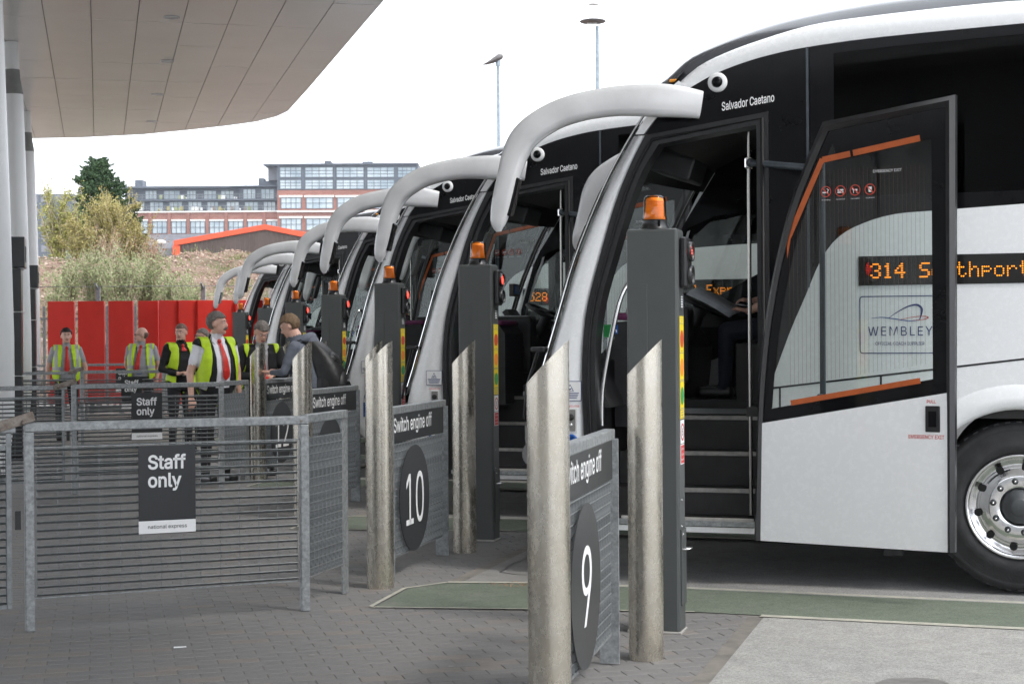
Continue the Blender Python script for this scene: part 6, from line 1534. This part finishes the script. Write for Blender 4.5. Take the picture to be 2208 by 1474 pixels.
    me.polygons.foreach_set('material_index', vk[loops[ls]]); me.polygons.foreach_set('use_smooth', [True]*nf); me.name = 'body'
    body = bpy.data.objects.new('body', me); C.objects.link(body); body.parent = root
    faces = [tuple(loops[s_:s_+t]) for s_, t in zip(ls, [p.loop_total for p in me.polygons])]
    def shell(name, mask, off, mfun, jitter=0):
        """offset copy of part of the skin"""
        fs_ = [f for f in faces if all(mask[i] for i in f)]
        if not fs_: return None
        idx = sorted({i for f in fs_ for i in f}); mp = {i: j for j, i in enumerate(idx)}
        o_ = off[idx][:, None] if isinstance(off, np.ndarray) else off
        vv = co[idx]+nr[idx]*o_; 
        if jitter: vv = vv+nr[idx]*rng.normal(size=(len(idx), 1))*jitter
        # even out the saw-tooth hem: relax the border vertices along the border
        ed = {}
        for f in fs_:
            for i in range(len(f)):
                e = (mp[f[i]], mp[f[(i+1) % len(f)]]); e = (min(e), max(e)); ed[e] = ed.get(e, 0)+1
        nb = {}
        for (i, j), c_ in ed.items():
            if c_ == 1: nb.setdefault(i, []).append(j); nb.setdefault(j, []).append(i)
        bi = np.array([i for i in nb if len(nb[i]) == 2])
        if len(bi):
            na, nb_ = np.array([nb[i][0] for i in bi]), np.array([nb[i][1] for i in bi])
            for _ in range(10): vv[bi] = vv[bi]*.4+(vv[na]+vv[nb_])*.3
        bb = MB()
        groups = {}
        for f in fs_: groups.setdefault(mfun(f), []).append(f)
        bb.v = [tuple(p) for p in vv]
        for mt, fl_ in groups.items():
            kk = bb._m(mt)
            for f in fl_: bb.f.append(tuple(mp[i] for i in f)); bb.mi.append(kk); bb.sm.append(True)
        o = bb.build(name, root)
        s_ = o.modifiers.new('solid', 'SOLIDIFY'); s_.thickness = .006; s_.offset = 0
        return o
    z, x, y = co[:, 2], co[:, 0], co[:, 1]
    # hair
    hs = cloth.get('hair')
    if hs:
        hl = cloth.get('hairline', .055); thick = cloth.get('hair_thick', .014)*.6
        m_ = (lab == 'head') & ((hu > hl) & (hx < .085) | (hu > -.035-(.02)) & (hx < -.012-(.0)) & (np.abs(hy) < .2) & (hu > -.06) | (hu > .0) & (hx < .012))
        if cloth.get('bald'): m_ = (lab == 'head') & (hx < -.02) & (hu < .045) & (hu > -.06)
        ear = (np.abs(hy) > .070) & (hu < .022) & (hx > -.032); m_ &= ~ear
        shell('hair', m_, thick*np.clip((hu+.09)/.1, .25, 1), lambda f: hs, .0028)
    fb = MB()
    for y_ in (-.029, .029):
        fb.ellipsoid(hp_(.081, y_, .012), (.009, .011, .0045), 'shirt_white', 10, 6, rot); fb.ellipsoid(hp_(.0885, y_, .012), (.003, .0050, .0045), 'eye_dark', 8, 5, rot)
        fb.box(hp_(.090, y_, .034), (.007, .030, .0065), cloth.get('brow', hs or 'hair_stubble'), rx=F, ux=U)
    fb.box(hp_(.091, 0, -.056), (.012, .044, .006), 'lip', rx=F, ux=U, ch=.002); fb.box(hp_(.0895, 0, -.064), (.012, .032, .006), 'lip', rx=F, ux=U, ch=.002); fb.build('facial_features', root)
    if cloth.get('moustache'):
        mb_ = MB(); mb_.tube([hp_(.080, -.036, -.062), hp_(.094, -.022, -.047), hp_(.100, 0, -.042), hp_(.094, .022, -.047), hp_(.080, .036, -.062)], [.006, .010, .011, .010, .006], 'mirror_paint' if False else 'hair_grey', 8); mb_.build('moustache', root)
    if cloth.get('glasses'):
        g = MB()
        for y_ in (-.031, .031): g.tube([hp_(.098, y_+math.cos(a)*.022, .010+math.sin(a)*.016) for a in [2*math.pi*q/14 for q in range(15)]], .0022, 'eye_dark', 5, cap=False); g.tube([hp_(.096, math.copysign(.053, y_), .012), hp_(-.005, math.copysign(.082, y_), .014)], .0022, 'eye_dark', 5)
        g.tube([hp_(.098, -.010, .014), hp_(.098, .010, .014)], .002, 'eye_dark', 5); g.build('glasses', root)
    # jacket under / over
    front = x-(V['waist'].x if pz > .6 else 0)
    tor = (lab == 'torso') | ((lab == 'neck') & (z < V['neck'].z-.0))
    if cloth.get('jacket'):
        jm = (tor | (lab == 'sleeve') & bool(cloth.get('jacket_sleeves')) | (lab == 'arm') & bool(cloth.get('jacket_sleeves'))) & (z > pz-.08) & ~((nr[:, 0] > .25) & (np.abs(y) < cloth.get('opening', .06)))
        shell('jacket', jm, .007, lambda f: cloth['jacket'])
    if cloth.get('vest'):
        ow = cloth.get('vest_open', .09); zb_ = cloth.get('vest_bottom', .86)
        vm = tor & (z > zb_) & (z < V['upper'].z+.085) & ~((nr[:, 0] > .15) & (np.abs(y-.0) < ow+np.clip((z-1.30)*-.1, -.02, .03)))
        vm &= np.abs(y-V['upper'].y) < .198
        vm &= ~((np.abs(y) < .065) & (z > V['upper'].z+.045))
        flare = np.where(z > V['upper'].z-.02, .018, .022)+np.clip((1.15-z)*.06, 0, .02)
        bands = cloth.get('bands', ((1.02, 1.07),))
        def mf(f):
            c_ = co[list(f)].mean(0)
            for a, c in bands:
                if a < c_[2] < c: return 'reflective'
            if cloth.get('braces') and abs(abs(c_[1])-.150) < .022 and c_[2] > bands[-1][0] and abs(nr[f[0]][0]) > .3: return 'reflective'
            return 'hi_vis'
        shell('hi_vis_vest', vm, flare, mf)
    if cloth.get('tie'):
        t_ = MB(); bv = BVHTree.FromPolygons([Vector(p) for p in co.tolist()], faces)
        def surf(yy, zz):
            h = bv.ray_cast(Vector((1.5, yy, zz)), Vector((-1, 0, 0))); return (h[0].x if h[0] else V['chest'].x+.12)+.013
        zt_, zb_ = V['neck'].z-.035, cloth.get('tie_end', 1.08); rows = []
        for q in range(13):
            u = q/12; zz = zt_+(zb_-zt_)*u; w = .016+.024*min(1, u*1.3) if u < .9 else .040*(1-(u-.9)/.1)+.004; cy = cloth.get('tie_y', 0)*u
            x_ = max(surf(cy, zz), surf(cy-.015, zz), surf(cy+.015, zz)); rows.append([Vector((x_+.006, cy-w, zz)), Vector((x_+.014, cy, zz)), Vector((x_+.006, cy+w, zz)), Vector((x_-.01, cy, zz))])
        t_.loft(rows, 'tie_red', smooth=False); t_.ellipsoid((rows[0][0].x+.005, 0, zt_+.012), (.018, .024, .022), 'tie_red', 10, 6); t_.build('tie', root)
        cb = MB()
        for s_ in (-1, 1): cb.add([V['neck']+Vector((.060, s_*.010, -.015)), V['neck']+Vector((.035, s_*.062, .035)), V['neck']+Vector((.065, s_*.075, -.02)), V['neck']+Vector((.095, s_*.040, -.065))], [(0, 1, 2, 3)], cloth['top'])
        co_ = cb.build('collar', root); s2_ = co_.modifiers.new('s', 'SOLIDIFY'); s2_.thickness = .008
    if cloth.get('lanyard'):
        l = MB(); bv = BVHTree.FromPolygons([Vector(p) for p in co.tolist()], faces)
        pts = []
        for q in range(9):
            u = q/8; zz = 1.50-.40*u; yy = -.075+.06*u; h = bv.ray_cast(Vector((1.5, yy, zz)), Vector((-1, 0, 0))); pts.append(Vector(((h[0].x if h[0] else .1)+.012, yy, zz)))
        l.tube(pts, .005, 'sign_black', 5); l.box(pts[-1]+Vector((.008, 0, -.04)), (.006, .085, .055), 'blue_cap'); l.box(pts[-1]+Vector((.012, 0, -.038)), (.003, .072, .034), 'white_print'); l.build('lanyard', root)
    root['joints'] = 0; del root['joints']
    return root, V, body
UN = dict(braces=True, top='shirt_grey', hair='hair_dark', vest=True, tie=True)
# far-left young man
person('young dark-haired man in grey shirt, red tie and hi-vis vest standing at far left', (-7.03, 25.6, 0), math.atan2(-1, .28)+R(3), 1.77,
       dict(elL=(-.02, .29, 1.16), wrL=(.02, .285, .90), elR=(-.02, -.28, 1.16), wrR=(.02, -.29, .90), wide=1.12, belly=.03, face=(1, .05, 0)), dict(UN, hair_thick=.022, vest_open=.075, bands=((1.12, 1.17), )))
# bald man with glasses, head turned to our left
person('bald man with glasses and lanyard looking left, hi-vis vest over pale shirt', (-5.98, 26.2, 0), math.atan2(-1, .10), 1.78,
       dict(elL=(-.02, .27, 1.16), wrL=(.05, .24, .92), elR=(-.06, -.25, 1.18), wrR=(-.10, -.18, 1.0), wide=1.08, belly=.045, face=(.35, -.94, -.05)), dict(UN, hair='hair_stubble', bald=True, glasses=True, lanyard=True, vest_open=.085, tie_y=-.06, bands=((1.12, 1.17),), top='shirt_grey'))
# shaven-headed man, black jumper
person('shaven-headed man in black jumper and hi-vis vest holding his hands together', (-4.64, 22.7, 0), math.atan2(-1, .75), 1.80,
       dict(elL=(.02, .24, 1.14), wrL=(.22, .06, 1.10), handL=(.4, -.9, .1), elR=(-.02, -.28, 1.15), wrR=(.16, -.10, 1.09), handR=(.6, .8, .2), face=(.75, -.80, -.08), wide=1.05), dict(top='cloth_black', arm='cloth_black', hair='hair_stubble', hair_thick=.003, vest=True, tie=True, tie_end=1.40, vest_open=.08, bands=((1.08, 1.13),)))
person('grey-haired man with glasses mostly hidden behind the moustached man', (-4.62, 24.3, 0), math.atan2(-1, -.5), 1.74, dict(face=(1, -.6, 0)), dict(top='cloth_black', arm='cloth_black', hair='hair_grey', glasses=True))
# moustached man
person('grey-haired man with moustache, red tie, open black jacket and hi-vis vest looking right', (-3.26, 17.85, 0), math.atan2(-1, .78), 1.87,
       dict(elR=(-.05, -.27, 1.15), wrR=(.03, -.30, .90), elL=(-.02, .26, 1.16), wrL=(.02, .26, .93), belly=.04, wide=1.08, head=(.045, 0, 1.655), face=(.72, .68, .02)),
       dict(top='shirt_white', hair='hair_grey', moustache=True, vest=True, jacket='cloth_black', opening=.075, vest_open=.112, tie=True, tie_end=1.07, tie_y=.02, vest_bottom=.80, bands=((.98, 1.03),), hair_thick=.018))
# two men leaning over the number 12 barrier
person('grey-haired man in black jacket and red tie looking down at the paper on the barrier', (-2.92, 18.75, 0), math.atan2(-1, .35), 1.80,
       dict(waist=(.02, 0, 1.06), chest=(.06, 0, 1.27), upper=(.08, 0, 1.40), neck=(.10, 0, 1.48), head=(.15, 0, 1.63), shL=(.08, .19, 1.42), shR=(.08, -.19, 1.42), elL=(.14, .27, 1.16), wrL=(.32, .10, 1.15), handL=(.8, -.5, -.1), elR=(.06, -.27, 1.14), wrR=(.28, -.12, 1.14), handR=(.8, .4, -.1), face=(.75, .10, -.50)),
       dict(top='shirt_grey', arm='cloth_black', hair='hair_grey', jacket='cloth_black', jacket_sleeves=True, opening=.06, tie=True, tie_end=1.10, vest=True, vest_open=.155, bands=((1.06, 1.11),)))
pm, V_, body_ = person('fair-haired man in grey hooded top with black backpack leaning on the barrier', (-2.16, 17.75, 0), math.atan2(.25, -1), 1.88,
       dict(pelvis=(-.05, 0, .93), waist=(-.01, 0, 1.06), chest=(.09, 0, 1.27), upper=(.16, 0, 1.39), neck=(.20, 0, 1.47), head=(.27, 0, 1.615), shL=(.15, .19, 1.40), shR=(.15, -.19, 1.40), elL=(.24, .26, 1.14), wrL=(.44, .10, 1.14), handL=(.9, -.2, .1), elR=(.22, -.25, 1.14), wrR=(.42, -.08, 1.15), handR=(.9, .3, .1), face=(.80, .10, -.42), wide=1.1),
       dict(top='hoodie', arm='hoodie', hair='hair_blond', hair_thick=.016))
b = MB(); b.tube([(.13, -.11, 1.46), (.06, -.10, 1.49), (.03, 0, 1.50), (.06, .10, 1.49), (.13, .11, 1.46)], [.03, .05, .058, .05, .03], 'hoodie', 12); b.ellipsoid((.03, 0, 1.44), (.075, .12, .09), 'hoodie', 16, 10); b.build('hood', pm)
# backpack (worn, but a thing of its own)
bp = empty('backpack', pm.location, pm.rotation_euler.z, 'bulging black backpack worn by the man in the grey hooded top', 'backpack'); bp.scale = pm.scale
b = MB(); rings = []
for i in range(13):
    u = i/12; zz = .80+.66*u; dp = .30*math.sin(math.pi*min(1, .12+.80*u))**.6; w = .17*math.sin(math.pi*min(.98, max(.1, .15+.72*u)))**.4
    cx = -.12+.19*u-dp*.48; rings.append([Vector((cx+dp*.5*math.copysign(abs(math.cos(a))**.7, math.cos(a)), w*math.copysign(abs(math.sin(a))**.7, math.sin(a)), zz)) for a in [2*math.pi*q/24 for q in range(24)]])
b.loft(rings, 'pack_black'); b.build('main_pocket', bp)
b = MB(); b.ellipsoid((-.29, 0, 1.00), (.085, .13, .15), 'pack_black', 16, 10); b.build('front_pocket', bp)
b = MB(); b.ellipsoid((-.175, 0, 1.24), (.10, .13, .11), 'pack_black', 16, 10); b.build('top_pocket', bp)
for s_ in (-1, 1): b = MB(); b.ellipsoid((-.15, s_*.13, 1.0), (.10, .05, .14), 'pack_black', 14, 8); b.build('side_pocket', bp)
b = MB(); b.tube([(-.25, .10, 1.32), (-.325, .0, 1.16), (-.405, .0, .98)], .006, 'rubber', 6); b.tube([(-.28, -.10, 1.26), (-.24, -.14, 1.20), (-.22, -.165, 1.10)], .006, 'rubber', 6); b.box((-.388, .05, 1.06), (.006, .05, .02), 'grey_print'); b.build('zip', bp)
for s_ in (-1, 1): b = MB(); b.tube([(-.02, s_*.10, 1.42), (.10, s_*.12, 1.475), (.20, s_*.125, 1.43), (.24, s_*.13, 1.30), (.10, s_*.15, 1.05)], .020, 'pack_black', 8); b.build('shoulder_strap', bp)
# driver of the nearest coach, seated, reading papers on the wheel
O = coaches[0]; dv = O.matrix_world if False else None
def coach_pt(t, v, z): return W1+DIR*t+Vector((.29998, .95394, 0))*v+Vector((0, 0, z))
q = coach_pt(1.60, 1.62, 1.10)
dr, _, _ = person('coach driver in navy clothes holding papers, seen through the nearest open doorway', tuple(q), math.atan2(DIR.y, DIR.x), 1.78,
       dict(pelvis=(-.05, 0, .56), waist=(-.05, 0, .69), chest=(-.03, 0, .90), upper=(-.04, 0, 1.03), neck=(-.03, 0, 1.11), head=(0, 0, 1.27), shL=(-.03, .19, 1.05), shR=(-.03, -.19, 1.05),
            elL=(.02, .27, .74), wrL=(.25, .20, .64), handL=(1, .1, .2), elR=(.02, -.24, .76), wrR=(.26, -.14, .72), handR=(1, .1, .1), hipL=(-.03, .10, .53), knL=(.42, .14, .50), anL=(.44, .14, .10), hipR=(-.03, -.10, .53), knR=(.42, -.14, .50), anR=(.44, -.14, .10), face=(1, 0, -.25)),
       dict(top='navy_cloth', hair='hair_dark', leg='navy_cloth'))
b = MB()
for i in range(4):                     # open sheaf, curling away from the reader
    rows = []
    for j in range(7):
        u = j/6; t = 2.26-.31*u+.010*i; z = 1.885-.17*u+.012*math.sin(u*3.1)-.007*i
        rows.append([coach_pt(t, 1.28+.02*i, z), coach_pt(t-.02, 1.42, z+.022+.006*math.sin(u*6)), coach_pt(t-.03, 1.58, z+.034)])
    b.loft(rows, 'paper', closed=False, cap=False)
rows = [[coach_pt(1.98-.13*u, 1.56, 1.79-.02*u), coach_pt(1.96-.13*u, 1.75, 1.80-.03*u)] for u in (0, .5, 1)]
b.loft(rows, 'paper', closed=False, cap=False)
o = b.build('newspaper'); sm_ = o.modifiers.new('s', 'SOLIDIFY'); sm_.thickness = .002; tag(o, 'sheaf of pale papers held by the coach driver', 'papers')
b = MB(); c = Vector((-2.63, 18.2, 1.126)); b.box(c, (.20, .14, .004), 'paper', rx=BD, ch=0); tag(b.build('paper_slip'), 'slip of paper on the barrier between the two leaning men', 'paper')

# ------------------------------------------------------------------ air
def haze():
    mt = bpy.data.materials.new('air'); mt.use_nodes = True; n = mt.node_tree; n.nodes.clear()
    o = n.nodes.new('ShaderNodeOutputMaterial'); v = n.nodes.new('ShaderNodeVolumePrincipled'); v.inputs['Color'].default_value = (.86, .90, .95, 1); v.inputs['Density'].default_value = .00022
    n.links.new(v.outputs['Volume'], o.inputs['Volume'])
    MATS['air'] = mt
    b = MB(); b.box((0, 190, 21), (940, 520, 44), 'air'); b.build('haze', kind='stuff')
haze()
